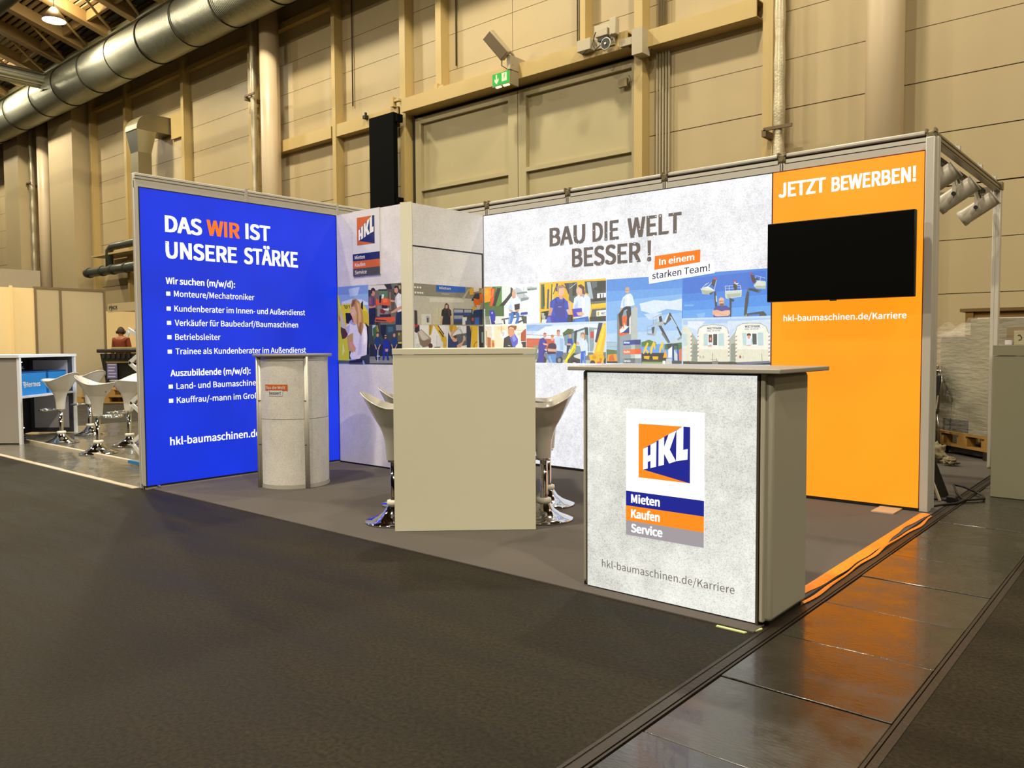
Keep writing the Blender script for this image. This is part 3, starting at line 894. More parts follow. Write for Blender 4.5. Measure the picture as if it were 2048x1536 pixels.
PHOTO['b1']=((4.845,1.318,5.752,1.685),'a8a390','''8f8a78 0,367 900,367 737,243 572,265 0,255
c8c4b2 0,258 572,262 844,255 841,14 0,0
dcd8c8 189,249 633,254 633,218 188,208
b9b49e 602,252 697,349 717,350 633,246
fbfaf2 1,340 23,339 19,324 3,324
fbfaf2 33,341 55,340 51,324 35,325
fbfaf2 65,341 87,340 83,324 67,325
fbfaf2 5,294 27,293 23,277 7,278
fbfaf2 37,294 59,293 55,277 38,278
fbfaf2 64,294 86,293 82,277 66,278
fbfaf2 92,294 114,293 110,277 93,278
1e62c8 272,367 657,367 656,312 271,304
e8e6d8 338,287 441,288 441,291 338,290
3a3028 0,130 34,125 37,1 0,0
e0ded2 80,96 201,99 204,4 83,2
b9bcb8 140,84 187,79 190,17 143,23
3a3c44 153,64 172,65 172,24 153,23
cfc9a8 226,162 489,163 487,8 223,4
a8a288 301,161 299,5 301,5 304,161
3c4048 494,158 752,161 750,12 492,8
c8ccd4 501,151 621,153 621,125 501,121
c8ccd4 637,154 736,155 736,128 637,125
b8bcc6 500,93 621,96 620,66 500,63
2c48a0 501,121 621,125 621,107 501,104
2c48a0 500,63 610,66 610,46 500,44
2c48a0 636,118 725,120 725,102 636,100
5a606c 508,150 507,121 510,122 511,150
5a606c 522,150 521,122 525,122 525,150
5a606c 536,151 536,122 539,122 539,151
5a606c 550,151 550,123 553,123 553,151
5a606c 564,151 564,123 567,123 568,152
5a606c 579,152 578,123 581,123 582,152
5a606c 593,152 593,124 596,124 596,152
5a606c 607,153 607,124 610,124 611,153
5a606c 507,92 507,63 510,64 510,92
5a606c 521,92 521,64 524,64 524,92
5a606c 535,92 535,64 538,64 538,93
5a606c 549,93 549,64 552,64 553,93
5a606c 564,93 563,65 566,65 567,93
5a606c 578,93 578,65 581,65 581,94
5a606c 592,94 592,65 595,65 595,94
5a606c 607,94 606,66 609,66 610,94
5a606c 643,152 642,125 645,125 646,152
5a606c 656,153 656,125 659,126 659,153
5a606c 670,153 669,126 672,126 673,153
5a606c 683,154 683,126 686,126 686,154
5a606c 697,154 696,127 700,127 700,154
5a606c 710,154 710,127 713,127 713,154
5a606c 724,155 724,127 727,127 727,155
e6e8ea 610,81 672,83 666,11 609,10
3a4a6c 651,47 724,55 734,12 651,11
15161c 341,138 370,159 429,161 459,141 466,92 448,85 452,9 341,7 350,82 332,89
dba88a 417,178 415,167 410,159 403,153 396,153 389,158 385,166 383,177 385,188 390,197 397,202 404,203 411,198 415,189
5a3020 375,153 381,195 405,208 430,189 441,127 448,85 428,91 421,140 415,189 390,188 385,153 379,111
dba88a 338,82 355,82 334,7 319,7
dba88a 448,85 463,86 487,9 462,9
e8b018 707,350 760,367 760,367 770,302 717,293
e8ded4 765,367 845,367 845,335 770,324
2c3854 737,243 791,311 877,322 876,271 758,240
e8711c 769,266 844,255 865,204 800,180 769,223
d9c8b8 806,202 865,204 854,160 811,159
e07030 850,313 899,316 898,228 854,233
e8b018 758,186 790,191 789,151 757,143
223a70 768,150 897,165 896,117 757,114
2c3854 736,113 897,125 895,14 734,12
3a68b8 778,78 842,87 841,14 777,13
c04a2a 735,77 767,78 767,49 735,48''')
PHOTO['b2']=((4.845,0.965,5.752,1.318),'f2f2f2','''c41c1c 0,353 62,353 46,330 0,324
1e1e24 0,322 60,348 61,287 22,280 0,290
e8e8ea 0,280 31,280 30,226 0,226
a89888 31,286 82,314 202,233 197,164 98,151 62,179
8a7460 53,239 90,212 198,226 194,164 103,153 66,179
d4ccc2 45,287 82,307 174,236 118,212 90,219
d8b02a 176,353 231,353 203,267 174,254
a88a2a 190,353 208,353 194,267 179,267
e8bc1e 235,353 279,353 367,261 396,241 401,213 395,136 350,136 356,192 327,220 327,240
2c2c2c 290,309 314,303 367,247 352,244
2c2c2c 281,351 295,351 372,272 362,265
b9bcc0 272,261 271,157 275,157 277,261
7a6a60 239,154 316,157 316,144 239,145
5a2a30 220,164 218,154 210,146 199,142 188,142 177,146 170,154 167,165 170,175 178,183 188,187 200,187 211,183 218,174
d8dade 16,185 62,185 61,141 15,142
e8b818 429,353 530,353 537,326 466,269 441,304
c89a10 447,353 487,353 466,290 446,304
e0ac8c 451,255 466,297 548,337 573,327 517,298 486,269 475,234
b9c0c4 553,337 578,340 670,213 659,204
c8d0d4 588,330 586,324 581,319 574,316 566,316 558,318 553,323 552,329 553,336 559,341 566,343 574,344 581,341 587,336
f2f2f2 578,330 577,327 575,325 572,323 568,323 565,325 562,327 562,329 563,332 565,335 568,336 572,336 575,335 577,332
5a646a 526,269 670,285 669,170 545,156
8aa0a8 618,241 660,249 659,213 628,206
22386c 421,290 465,227 515,199 546,213 566,156 525,138 414,139
e0ac8c 538,230 535,217 525,206 512,200 498,200 485,206 476,217 473,230 477,244 486,255 499,261 513,261 526,255 535,244
5a3a24 481,248 516,266 541,252 526,227
e0ac8c 535,170 607,198 629,256 644,252 638,213 586,148 535,145
e0ac8c 618,256 644,259 644,220 623,220
22304c 666,353 711,353 734,300 721,137 669,137
f0c41c 714,353 825,353 817,136 732,137 733,285
c89a10 724,343 745,343 744,285 728,300
2c2c20 810,207 772,178 777,175 815,204
2c2c20 771,177 760,137 767,136 778,176
1e2a30 836,353 906,353 904,136 844,136
8ab0b8 878,294 900,294 899,191 877,191''')
# ================================================================== the hall
cream=mat('cladding_paint','b8a57e',.55,0,.05,1.5,.05,40)
steelpaint=mat('steel_paint','bfa66c',.5,0,.05,3)
gatepaint=mat('gate_paint','b2a57e',.5,0,.05,2,.03,30)
dark=mat('dark_gap','2a2419',.8)
black=mat('black_plastic','0c0c0d',.45,0,.1,30)
galv=mat('galvanised_steel','b9bbae',.27,1,.1,3,.15,8)
galvrib=mat('galvanised_spiral','b4b5a2',.4,.8,.12,2)
# spiral seams on the duct sheet
_nt=galvrib.node_tree; _wv=_nt.nodes.new('ShaderNodeTexWave'); _wv.wave_type='BANDS'; _wv.bands_direction='X'; _wv.inputs['Scale'].default_value=4; _wv.inputs['Distortion'].default_value=.0
_tc=_nt.nodes.new('ShaderNodeTexCoord'); _bp=_nt.nodes.new('ShaderNodeBump'); _bp.inputs['Strength'].default_value=.9; _bp.inputs['Distance'].default_value=.03
_nt.links.new(_tc.outputs['Object'],_wv.inputs['Vector']); _nt.links.new(_wv.outputs['Fac'],_bp.inputs['Height']); _nt.links.new(_bp.outputs[0],_nt.nodes['Principled BSDF'].inputs['Normal'])
wallroot=root('wall_back',(0,15,0),None,None); wallroot['kind']='structure'
obj('wall_core',MB().box(-80,30,15.06,15.3,0,13),dark,wallroot)
# cladding panels with real joints
ZJ=[0,1.04,1.95,2.845,3.75,4.65,5.55,6.46,7.35,8.24,9.15,10.08,11.2,12.2]
XJ=[-80,-75.5,-71,-66.5,-62,-57.5,-53,-48.5,-44,-40.3,-36.3,-33,-28.3,-23.85,-19.35,-16.2,-12.7,-9.1,-6.2,-1.7,2.8,7.3,11.8,16.3,20.8,25.3,30]
_pm={}
for i in range(len(XJ)-1):
    for j in range(len(ZJ)-1):
        x0,x1,z0,z1=XJ[i],XJ[i+1],ZJ[j],ZJ[j+1]
        if x0>=-16.3 and x1<=-9 and z1<7.4: continue           # the gate opening
        key=(round(x1-x0,2),round(z1-z0,2))
        if key not in _pm:
            _pm[key]=MB().box(.006,x1-x0-.006,-.03,.0,.006,z1-z0-.006).mesh('cladding_panel',cream)
        inst('cladding_panel',_pm[key],(x0,.03,z0),wallroot)
wf_=root('wall_front',(0,-34,0),None,None); wf_['kind']='structure'; obj('wall_sheet',MB().box(-80,30,-34.3,-34,0,13),cream,wf_)
# steel posts
for x,z0,wd in ((-75,0,.2),(-66,0,.2),(-57,0,.2),(-51,0,.2),(-46.8,0,.22),(-36.36,0,.22),(-33.03,0,.2),(-28.35,0,.2),(-23.87,0,.16),(-19.41,0,.16),(-16.44,0,.22),(-15.05,7.6,.2),(-10.49,7.6,.14),(-9.1,0,.2),(-6.29,0,.2),(6.2,0,.2),(15,0,.2)):
    p=MB().box(x,x+wd,14.7,14.715,z0,13).box(x,x+wd,14.985,15,z0,13).box(x+wd/2-.01,x+wd/2+.01,14.715,14.985,z0,13)
    p.box(x+wd-.015,x+wd-.003,14.72,14.98,z0,13)
    obj('steel_post',p,steelpaint,wallroot)
for x0,x1,y0,z0,z1 in ((-23.05,-19.5,14.72,7.27,7.62),(-19.25,-16.55,14.72,7.27,7.62),(-8.72,-6.38,14.62,7.27,7.61),(-33,-28.4,14.8,11.15,11.32),(-28.1,-23.9,14.8,11.12,11.3),(-22.8,-19.5,14.8,11.1,11.3),(-36.1,-33.1,14.8,11.2,11.35)):
    obj('cross_beam',MB().box(x0,x1,y0,y0+.03,z0,z1).box(x0,x1,y0+.03,14.99,z0,z0+.02).box(x0,x1,y0+.03,14.99,z1-.02,z1),steelpaint,wallroot)
obj('gate_lintel',MB().box(-16.15,-9.15,14.5,14.55,7.33,7.68).box(-16.15,-9.15,14.55,14.99,7.33,7.36).box(-16.15,-9.15,14.55,14.99,7.65,7.68),steelpaint,wallroot)
pieces('beam_bracket',MB().box(-8.97,-8.72,14.4,14.7,7.1,7.62).box(-9.28,-8.97,14.44,14.49,7.35,7.5),mat('bracket_grey','b3a68c',.5),wallroot)
for x in (-16.72,-15.02): pieces('beam_bracket',MB().box(x,x+.12,14.6,14.72,7.6,7.85).box(x+.02,x+.32,14.62,14.72,7.72,7.78),steelpaint,wallroot)
# sandwich box columns further left
for x0,x1 in ((-44.9,-43.0),(-39.2,-36.6)):
    obj('box_column',MB().box(x0,x1,14.1,15,0,13),cream,wallroot)
round_p=mat('round_column_paint','c9b493',.42,0,.03,2)
for x in (-58.8,-40.7,-22.2,-4.05,14.1):
    obj('round_column',MB().lathe([(0,0),(.3,0),(.3,13.2),(0,13.2)],36,(x,14.45,0)),round_p,wallroot)
foil_p=mat('pipe_wrap_foil','b8ad92',.35,.5,.2,6,.5,25)
def riser(x,y,r,z1,name='riser_pipe',label=None):
    pts=[];rs=[]
    z=0.0
    while z<z1: pts.append((x,y,z)); rs.append(r*(1+.09*math.sin(z*7.3)+random.uniform(-.05,.05))); z+=.16
    obj(name,MB().tube(pts,rs,12),foil_p,wallroot)
riser(-23.3,14.55,.1,13); riser(-5.88,14.5,.1,13); riser(-42.6,14.55,.13,13)
for x,z in ((-23.3,9.2),(-5.88,5.05),(-42.6,9)): pieces('pipe_clamp',MB().box(x-.25,x+.28,14.38,14.42,z,z+.06).box(x-.28,x-.2,14.38,15,z-.1,z+.02),mat('clamp_brown','6d5a3c',.6),wallroot)
pieces('cable_riser',MB().box(-40.3,-40.1,14.6,14.9,0,12.5).box(-39.6,-39.45,14.6,14.9,0,12.5),dark,wallroot)
m=MB()
for k in range(24): m.box(-40.3,-39.45,14.58,14.62,.5+k*.5,.56+k*.5)
obj('cable_riser_rung',m,mat('rung_metal','5f523a',.6),wallroot,kind='stuff')
for k in range(5): obj('conduit',MB().tube([(-8.66+k*.07,14.9,7.2),(-8.66+k*.07,14.9,.2)],.022,6),mat('conduit_grey','8d8268',.5),wallroot)
for k in range(4): obj('conduit',MB().tube([(-8.62+k*.06,14.9,13),(-8.62+k*.06,14.9,7.7)],.02,6),mat('conduit_grey','8d8268'),wallroot)
for k in range(3): obj('conduit',MB().tube([(-10.55-k*.06,14.86,13),(-10.55-k*.06,14.86,7.9)],.018,6),mat('conduit_grey','8d8268'),wallroot)
obj('conduit',MB().tube([(-10.5,14.86,7.76),(-12.1,14.86,7.76),(-12.18,14.7,7.7)],.025,6),mat('conduit_dark','4a3e28',.6),wallroot)
for x,z0,z1 in ((-14.55,8.3,13),(-18.75,8.1,13)): obj('conduit',MB().tube([(x,14.95,z0),(x,14.95,z1)],.02,6),mat('conduit_dark','4a3e28',.6),wallroot)
# the sliding hall gate
door=root('door_1',(-12.6,15,0),None,None); door['kind']='structure'
pieces('gate_frame',MB().box(-16.2,-16.12,14.93,15.0,0,7.33).box(-9.22,-9.1,14.93,15.0,0,7.33),dark,door)
for x0,x1 in ((-16.1,-12.5),(-12.48,-9.2)):
    leaf=MB(); st=.24
    rows=[0,.2,1.75,1.87,3.45,3.57,5.28,5.38,7.07,7.24]
    a0,a1=(x0+.22,x1-.3) if x0<-13 else (x0+.24,x1-.1)
    leaf.box(x0,a0,14.93,15.04,0,7.24).box(a1,x1,14.93,15.04,0,7.24)
    for k in range(0,10,2): leaf.box(a0,a1,14.93,15.04,rows[k],rows[k+1])
    lf=obj('gate_leaf',leaf,gatepaint,door)
    for k in range(1,9,2): obj('inset_panel',MB().box(a0,a1,15.03,15.05,rows[k],rows[k+1]),gatepaint,lf)
obj('latch_box',MB().box(-9.6,-9.38,14.86,14.94,6.68,6.85).tube([(-9.35,14.9,6.9),(-9.3,14.88,6.8),(-9.4,14.9,6.7)],.012,6),mat('latch_grey','96865f',.5),door)

# floor: dark poured asphalt with steel cover plates over the service duct
fm=mat('hall_floor_asphalt','241f15',.62,0,.22,1.3,.25,180,.12)
_nt=fm.node_tree; _b=_nt.nodes['Principled BSDF']
_tc=_nt.nodes.new('ShaderNodeTexCoord'); _mp=_nt.nodes.new('ShaderNodeMapping'); _mp.inputs['Scale'].default_value=(.35,2.2,1); _mp.inputs['Rotation'].default_value=(0,0,.25)
_n=_nt.nodes.new('ShaderNodeTexNoise'); _n.inputs['Scale'].default_value=1.6; _n.inputs['Detail'].default_value=8; _n.inputs['Roughness'].default_value=.65
_nt.links.new(_tc.outputs['Object'],_mp.inputs[0]); _nt.links.new(_mp.outputs[0],_n.inputs['Vector'])
_old=_b.inputs['Base Color'].links[0].from_socket; _mr=_nt.nodes.new('ShaderNodeMapRange'); _mr.inputs[1].default_value=.3; _mr.inputs[2].default_value=.7; _mr.inputs[3].default_value=.55; _mr.inputs[4].default_value=1.4
_nt.links.new(_n.outputs['Fac'],_mr.inputs[0]); _vm=_nt.nodes.new('ShaderNodeVectorMath'); _vm.operation='SCALE'; _nt.links.new(_old,_vm.inputs[0]); _nt.links.new(_mr.outputs[0],_vm.inputs['Scale'])
_n3=_nt.nodes.new('ShaderNodeTexNoise'); _n3.inputs['Scale'].default_value=70; _n3.inputs['Detail'].default_value=5
_nt.links.new(_tc.outputs['Object'],_n3.inputs['Vector']); _mr3=_nt.nodes.new('ShaderNodeMapRange'); _mr3.inputs[1].default_value=.35; _mr3.inputs[2].default_value=.65; _mr3.inputs[3].default_value=.62; _mr3.inputs[4].default_value=1.4
_nt.links.new(_n3.outputs['Fac'],_mr3.inputs[0]); _v2=_nt.nodes.new('ShaderNodeVectorMath'); _v2.operation='SCALE'; _nt.links.new(_vm.outputs[0],_v2.inputs[0]); _nt.links.new(_mr3.outputs[0],_v2.inputs['Scale']); _nt.links.new(_v2.outputs[0],_b.inputs['Base Color'])
_mr2=_nt.nodes.new('ShaderNodeMapRange'); _mr2.inputs[1].default_value=.3; _mr2.inputs[2].default_value=.7; _mr2.inputs[3].default_value=.55; _mr2.inputs[4].default_value=.75
_nt.links.new(_n.outputs['Fac'],_mr2.inputs[0]); _nt.links.new(_mr2.outputs[0],_b.inputs['Roughness'])
fl=MB().box(-80,-1.245,-34,15.2,-.06,0).box(-.625,30,-34,15.2,-.06,0).box(-1.245,-.625,-34,15.2,-.12,-.04)
floor=obj('floor',fl,fm,kind='structure',world=False)
rail=mat('steel_channel_rail','241b12',.5,.1,.3,8,.3,60)
for x0,x1 in ((-1.262,-1.25),(-1.244,-1.212),(-1.206,-1.198),(-.644,-.634),(-.630,-.606)): obj('channel_rail',MB().box(x0,x1,-34,15,-.05,.002),rail,floor)
# cover plates: worn, waxy, each a little different
def platemat(i,c,r):
    m=mat('cover_plate_%d'%i,c,r,.0,.3,2.5,.35,30,1.0,coat=.18,aniso=(1,3,1))
    nt=m.node_tree; b=nt.nodes['Principled BSDF']; tc=nt.nodes.new('ShaderNodeTexCoord'); n=nt.nodes.new('ShaderNodeTexNoise'); n.inputs['Scale'].default_value=5; n.inputs['Detail'].default_value=7; n.inputs['Roughness'].default_value=.7
    mp=nt.nodes.new('ShaderNodeMapping'); mp.inputs['Location'].default_value=(i*3.7,i,0); nt.links.new(tc.outputs['Object'],mp.inputs[0]); nt.links.new(mp.outputs[0],n.inputs['Vector'])
    mr=nt.nodes.new('ShaderNodeMapRange'); mr.inputs[1].default_value=.35; mr.inputs[2].default_value=.68; mr.inputs[3].default_value=r-.1; mr.inputs[4].default_value=r+.22; nt.links.new(n.outputs['Fac'],mr.inputs[0]); nt.links.new(mr.outputs[0],b.inputs['Roughness'])
    for nd in nt.nodes:
        if nd.type=='BUMP': nd.inputs['Strength'].default_value=.12
    return m
pmats=[platemat(0,'1c160f',.24),platemat(1,'191510',.18),platemat(2,'201b11',.28)]
_pl=[MB().box(-.272,.274,-.2515,.2515,-.03,0,bev=.003).mesh('cover_plate',pm) for pm in pmats]
for k in range(-30,24):
    o=inst('cover_plate',_pl[(k*7+2)%3],(-.922,2.238+k*.508,-.002+.0015*((k*5)%3)),floor)
# ceiling: sloping metal deck on rafters
deckm=mat('roof_deck','a88d60',.7,0,.1,3); raft=mat('rafter_paint','a5854f',.6,0,.08,2)
zr=lambda y:12.2+.3*(15-y)
ceil=root('ceiling',(0,15,12.2),None,None); ceil['kind']='structure'
obj('roof_skin',MB().poly([(-80,15.3,zr(15.3)+.3),(30,15.3,zr(15.3)+.3),(30,-10,zr(-10)+.3),(-80,-10,zr(-10)+.3)]).poly([(-80,-10,zr(-10)+.3),(30,-10,zr(-10)+.3),(30,-34,12.5),(-80,-34,12.5)]),mat('roof_dark','4b3b26',.8),ceil)
m=MB()
for k in range(46):
    y=15-k*.2; m.box(-56,-22,y-.075,y+.075,zr(y)+.1,zr(y)+.16)
obj('corrugated_deck',m,deckm,ceil,kind='stuff')
for k in range(-12,25):
    x=-34.69+k*2.14; m=MB().obox((x,15,zr(15)-.1),(x,-10,zr(-10)-.1),.2,.4).obox((x,15,zr(15)-.31),(x,-10,zr(-10)-.31),.34,.03)
    obj('rafter',m,raft,ceil)
for k in range(-12,8):
    x=-34.69+k*2.14
    for y in (12.35,10.3,8.2): obj('purlin',MB().box(x+.1,x+2.04,y-.05,y+.05,zr(y)-.22,zr(y)+.06),raft,ceil)
    obj('brace',MB().tube([(x+.1,13.4,zr(13.4)-.2),(x+1.0,12.4,zr(12.4)-.3),(x+2.0,11.2,zr(11.2)-.25)],.05,6),raft,ceil)
    obj('roof_vent_slot',MB().box(x+.5,x+1.8,12.75,13.0,zr(12.9)-.02,zr(12.9)+.05),dark,ceil)
obj('eaves_beam',MB().box(-70,25,13.02,13.16,12.45,12.62),mat('eaves_green','77704c',.6),ceil)
obj('eaves_dark_beam',MB().box(-70,25,13.2,13.9,12.5,12.75),dark,ceil)  # dark beam in the black gap above the duct
obj('sprinkler_main',MB().tube([(-56,8,10.55),(-18,8,10.55)],.16,14),mat('sprinkler_green','3c3d2c',.5),ceil)

# ventilation duct
vd=root('ventilation_duct',(-30,13.45,10.9),'large galvanised round ventilation duct running under the roof along the wall','duct')
seg=MB().tube([(-70,13.45,11.72),(26,13.45,11.72)],.76,40,cap=False); obj('duct_pipe',seg,galvrib,vd)
ring=mat('duct_ring_dark','2c281d',.5,.5)
for x in (-51,-47,-43.6,-40.3,-37.2,-34.8,-32.3,-29.9,-27.5,-25.1,-22.7,-20.2):
    obj('joint_ring',MB().tube([(x,13.45+.775*math.cos(a),11.72+.775*math.sin(a)) for a in [2*PI*i/36 for i in range(36)]],.022,6,closed=True),ring,vd)
br=obj('branch_pipe',MB().tube([(-36.0,7.5,12.02),(-36.0,12.9,12.02)],.33,24,cap=False),galvrib,vd)
obj('joint_ring',MB().tube([(-36.0+.345*math.cos(a),10.3,12.02+.345*math.sin(a)) for a in [2*PI*i/24 for i in range(24)]],.016,6,closed=True),ring,br)
obj('branch_collar',MB().poly([(-36.3,12.75,12.3),(-35.6,12.75,12.3),(-35.0,13.0,11.55),(-36.4,12.75,11.6)]).poly([(-36.4,12.75,11.6),(-35.0,13.0,11.55),(-35.3,12.6,11.5)]),galv,vd)
# high bay lamp
hl=root('high_bay_lamp',(-29.7,11.0,12.2),'round glowing high bay lamp hanging from the roof rafters','lamp')
obj('lamp_reflector',MB().lathe([(.06,.45),(.12,.4),(.2,.3),(.345,.1),(.37,0)],28,(-29.7,11.0,12.22)),mat('lamp_shell','7c6b4a',.4,.6),hl)
obj('lamp_glass',MB().lathe([(0,-.02),(.2,-.015),(.355,.01)],28,(-29.7,11.0,12.22)),emis('lamp_glow','fff4e0',12),hl)
obj('suspension_rod',MB().tube([(-29.7,11.0,12.6),(-29.7,11.0,13.2)],.02,6),dark,hl)
# air outlet hood
ah=root('air_outlet',(-30.05,14,3),'grey galvanised rectangular duct with rounded elbow turning into the hall wall','duct')
gd=mat('grey_duct_sheet','8c8365',.4,.55,.1,4,.1,10)
obj('duct_shaft',MB().box(-30.35,-29.75,13.75,14.25,5.6,8.35),gd,ah)
m=MB(); n=10
prof=[(13.65,9.15)]+[(13.65+.6-.6*math.cos(a),9.15+.62*math.sin(a)) for a in [PI/2*i/n for i in range(1,n+1)]]+[(14.98,9.77),(14.98,9.15)]
pa=[m.bm.verts.new((-30.55,y,z)) for y,z in prof]; pb=[m.bm.verts.new((-29.6,y,z)) for y,z in prof]
m.bm.faces.new(pa); m.bm.faces.new(pb[::-1])
for i in range(len(pa)): m.bm.faces.new((pa[i],pb[i],pb[(i+1)%len(pa)],pa[(i+1)%len(pa)]))
obj('elbow_hood',m,gd,ah)
m=MB(); A=[m.bm.verts.new(p) for p in ((-30.52,13.67,9.15),(-29.63,13.67,9.15),(-29.63,14.4,9.15),(-30.52,14.4,9.15))]; B=[m.bm.verts.new(p) for p in ((-30.35,13.75,8.35),(-29.75,13.75,8.35),(-29.75,14.25,8.35),(-30.35,14.25,8.35))]
for i in range(4): m.bm.faces.new((A[i],A[(i+1)%4],B[(i+1)%4],B[i]))
obj('funnel',m,galv,ah)
obj('wall_louvre',MB().box(-29.5,-28.4,14.9,15,8.95,9.85),steelpaint,ah)
# pipes low on the left of the hall wall
hp=root('heating_pipe',(-33,14.2,4.1),'dark grey insulated pipe with end cap and branch low on the hall wall','pipe')
pg=mat('pipe_grey','5c5f52',.35,.4,.1,5)
obj('main_pipe',MB().tube([(-35.7,14.2,4.28),(-29,14.2,4.28)],.19,16),pg,hp)
for x in (-35.5,-34.2,-33.2,-32.0): obj('pipe_band',MB().tube([(x,14.2,4.28),(x+.12,14.2,4.28)],.215,16),mat('pipe_band_dark','34362d',.4),hp)
obj('branch',MB().tube([(-33.5,14.2,4.4),(-33.5,14.2,5.05),(-33.2,14.2,5.2),(-29,14.2,5.2)],.15,14),pg,hp)
obj('pipe_shelf',MB().box(-35.0,-29,14.1,14.95,4.88,4.95),steelpaint,hp)

# exit sign, loudspeaker, gate drive
ex=root('exit_sign',(-12.4,14.2,7.18),'green illuminated emergency exit sign with arrow and running figure on the gate lintel','sign')
obj('sign_housing',MB().box(-12.66,-12.12,14.21,14.29,7.17,7.46).box(-12.16,-12.1,14.26,14.5,7.15,7.46),mat('sign_grey','a39778',.5),ex)
g=emis('exit_green','00a836',.95); wy=emis('exit_white','f4ffb0',1.1)
obj('sign_face',MB().poly([(-12.65,14.205,7.19),(-12.13,14.205,7.19),(-12.13,14.205,7.46),(-12.65,14.205,7.46)]),g,ex)
m=MB(); y=14.202
m.poly([(-12.54,y,7.43),(-12.505,y,7.43),(-12.505,y,7.31),(-12.46,y,7.34),(-12.46,y,7.29),(-12.522,y,7.22),(-12.585,y,7.29),(-12.585,y,7.34),(-12.54,y,7.31)])
m.poly([(-12.36,y,7.25),(-12.21,y,7.25),(-12.21,y,7.435),(-12.36,y,7.435)])
obj('sign_symbol',m,wy,ex)
m=MB(); y=14.199
m.bm.faces.new([m.bm.verts.new((-12.272+.016*math.cos(a),y,7.405+.016*math.sin(a))) for a in [2*PI*i/10 for i in range(10)]])
m.poly([(-12.30,y,7.385),(-12.27,y,7.39),(-12.265,y,7.33),(-12.29,y,7.33)]); m.poly([(-12.29,y,7.335),(-12.275,y,7.33),(-12.25,y,7.30),(-12.255,y,7.265),(-12.265,y,7.30)]); m.poly([(-12.29,y,7.335),(-12.28,y,7.32),(-12.31,y,7.29),(-12.34,y,7.28),(-12.32,y,7.30)])
m.poly([(-12.30,y,7.385),(-12.33,y,7.35),(-12.325,y,7.345),(-12.295,y,7.37)]); m.poly([(-12.27,y,7.38),(-12.24,y,7.36),(-12.235,y,7.366),(-12.265,y,7.39)])
obj('running_figure',m,g,ex)
pieces('lamp_strip',MB().box(-12.56,-12.42,14.21,14.27,7.14,7.165).box(-12.33,-12.17,14.21,14.27,7.14,7.165),emis('exit_strip','fff6b0',2),ex)
ls=root('wall_loudspeaker',(-12.2,14.3,7.5),'slim beige column loudspeaker tilted on a bracket above the exit sign','loudspeaker')
M_=Matrix.Translation((-12.36,14.05,8.03))@Matrix.Rotation(math.radians(-33),4,'Y')@Matrix.Rotation(math.radians(25),4,'X')
obj('speaker_case',MB().box(-.14,.14,-.1,.1,-.33,.33,bev=.02).xf(M_),mat('speaker_beige','b5a486',.5),ls)
obj('speaker_grille',MB().box(-.125,.125,-.115,-.1,-.31,.31,bev=.01).xf(M_),mat('speaker_grille','83725a',.6),ls)
obj('speaker_bracket',MB().box(-12.2,-12.1,14.2,14.9,7.48,7.8).tube([(-12.2,14.1,7.95),(-12.12,14.3,7.85),(-12.14,14.5,7.7)],.03,8),mat('bracket_grey','b3a68c'),ls)
obj('speaker_cable',MB().tube([(-12.3,14.15,7.85),(-12.34,14.18,7.6),(-12.2,14.2,7.5),(-12.1,14.3,7.6)],.012,6),black,ls)
gm=root('gate_drive',(-9.6,14.4,7.4),'electric gate drive with black pulley wheel, cables and control box above the gate','machine')
gy=mat('drive_grey','b9ad92',.5)
obj('control_box',MB().box(-10.29,-9.94,14.3,14.55,7.44,7.68,bev=.01),gy,gm)
obj('drive_plate',MB().box(-9.94,-9.42,14.455,14.49,7.45,7.95),gy,gm)
obj('motor',MB().box(-9.46,-9.3,14.3,14.45,7.6,7.95,bev=.015).box(-9.85,-9.55,14.36,14.45,7.66,7.82,bev=.01),gy,gm)
obj('pulley_wheel',MB().tube([(-9.47,14.18,7.4),(-9.47,14.22,7.4)],.11,24),black,gm)
obj('pulley_rim',MB().tube([(-9.47+.115*math.cos(a),14.19,7.4+.115*math.sin(a)) for a in [2*PI*i/28 for i in range(28)]],.012,6,closed=True),mat('rim_white','d8d2c0',.4),gm)
obj('pulley_hub',MB().tube([(-9.47,14.16,7.4),(-9.47,14.18,7.4)],.025,12),mat('rim_white','d8d2c0'),gm)
obj('drive_belt',MB().box(-9.75,-9.5,14.3,14.4,7.54,7.6),black,gm)
obj('drive_cable',MB().tube([(-9.8,14.3,7.75),(-9.85,14.25,7.5),(-9.75,14.22,7.35),(-9.6,14.25,7.45)],.01,6).tube([(-10.2,14.3,7.44),(-10.12,14.28,7.36),(-10.02,14.3,7.44)],.012,6).tube([(-9.4,14.3,7.62),(-9.36,14.2,7.5),(-9.38,14.2,7.42)],.008,6),black,gm)
bp=root('black_banner_panel',(-16.8,14.4,5),'tall narrow black speaker panel hanging on the left gate post','panel')
obj('panel_body',MB().box(-17.32,-16.32,14.35,14.5,4.3,7.35,bev=.01),mat('matte_black','050505',.9,spec=.1),bp)
pieces('panel_hook',MB().box(-16.32,-16.22,14.4,14.6,7.1,7.3).box(-16.32,-16.22,14.4,14.6,4.95,5.1),mat('matte_black','090908'),bp)
obj('small_sensor',MB().box(-17.9,-17.78,14.6,14.72,7.5,7.6,bev=.01).box(-17.86,-17.82,14.64,14.7,7.6,7.68),black,None,'small black sensor on the crossbeam left of the black panel','sensor')
# ================================================================== the booth
alu=mat('aluminium_profile','c6c1b8',.42,.3,.04,8); alud=mat('aluminium_groove','3b372f',.5,.5); chrome=mat('chrome','d9dadb',.06,1,.01)
whitep=mat('white_laminate','ddd9c4',.38,0,.02,3,.02,30); offw=mat('fascia_white','d4cfc3',.5,0,.03,3); greyp=mat('fascia_grey','b9b4ac',.5,0,.03,3)
blk=mat('black_edge','0a0908',.5)
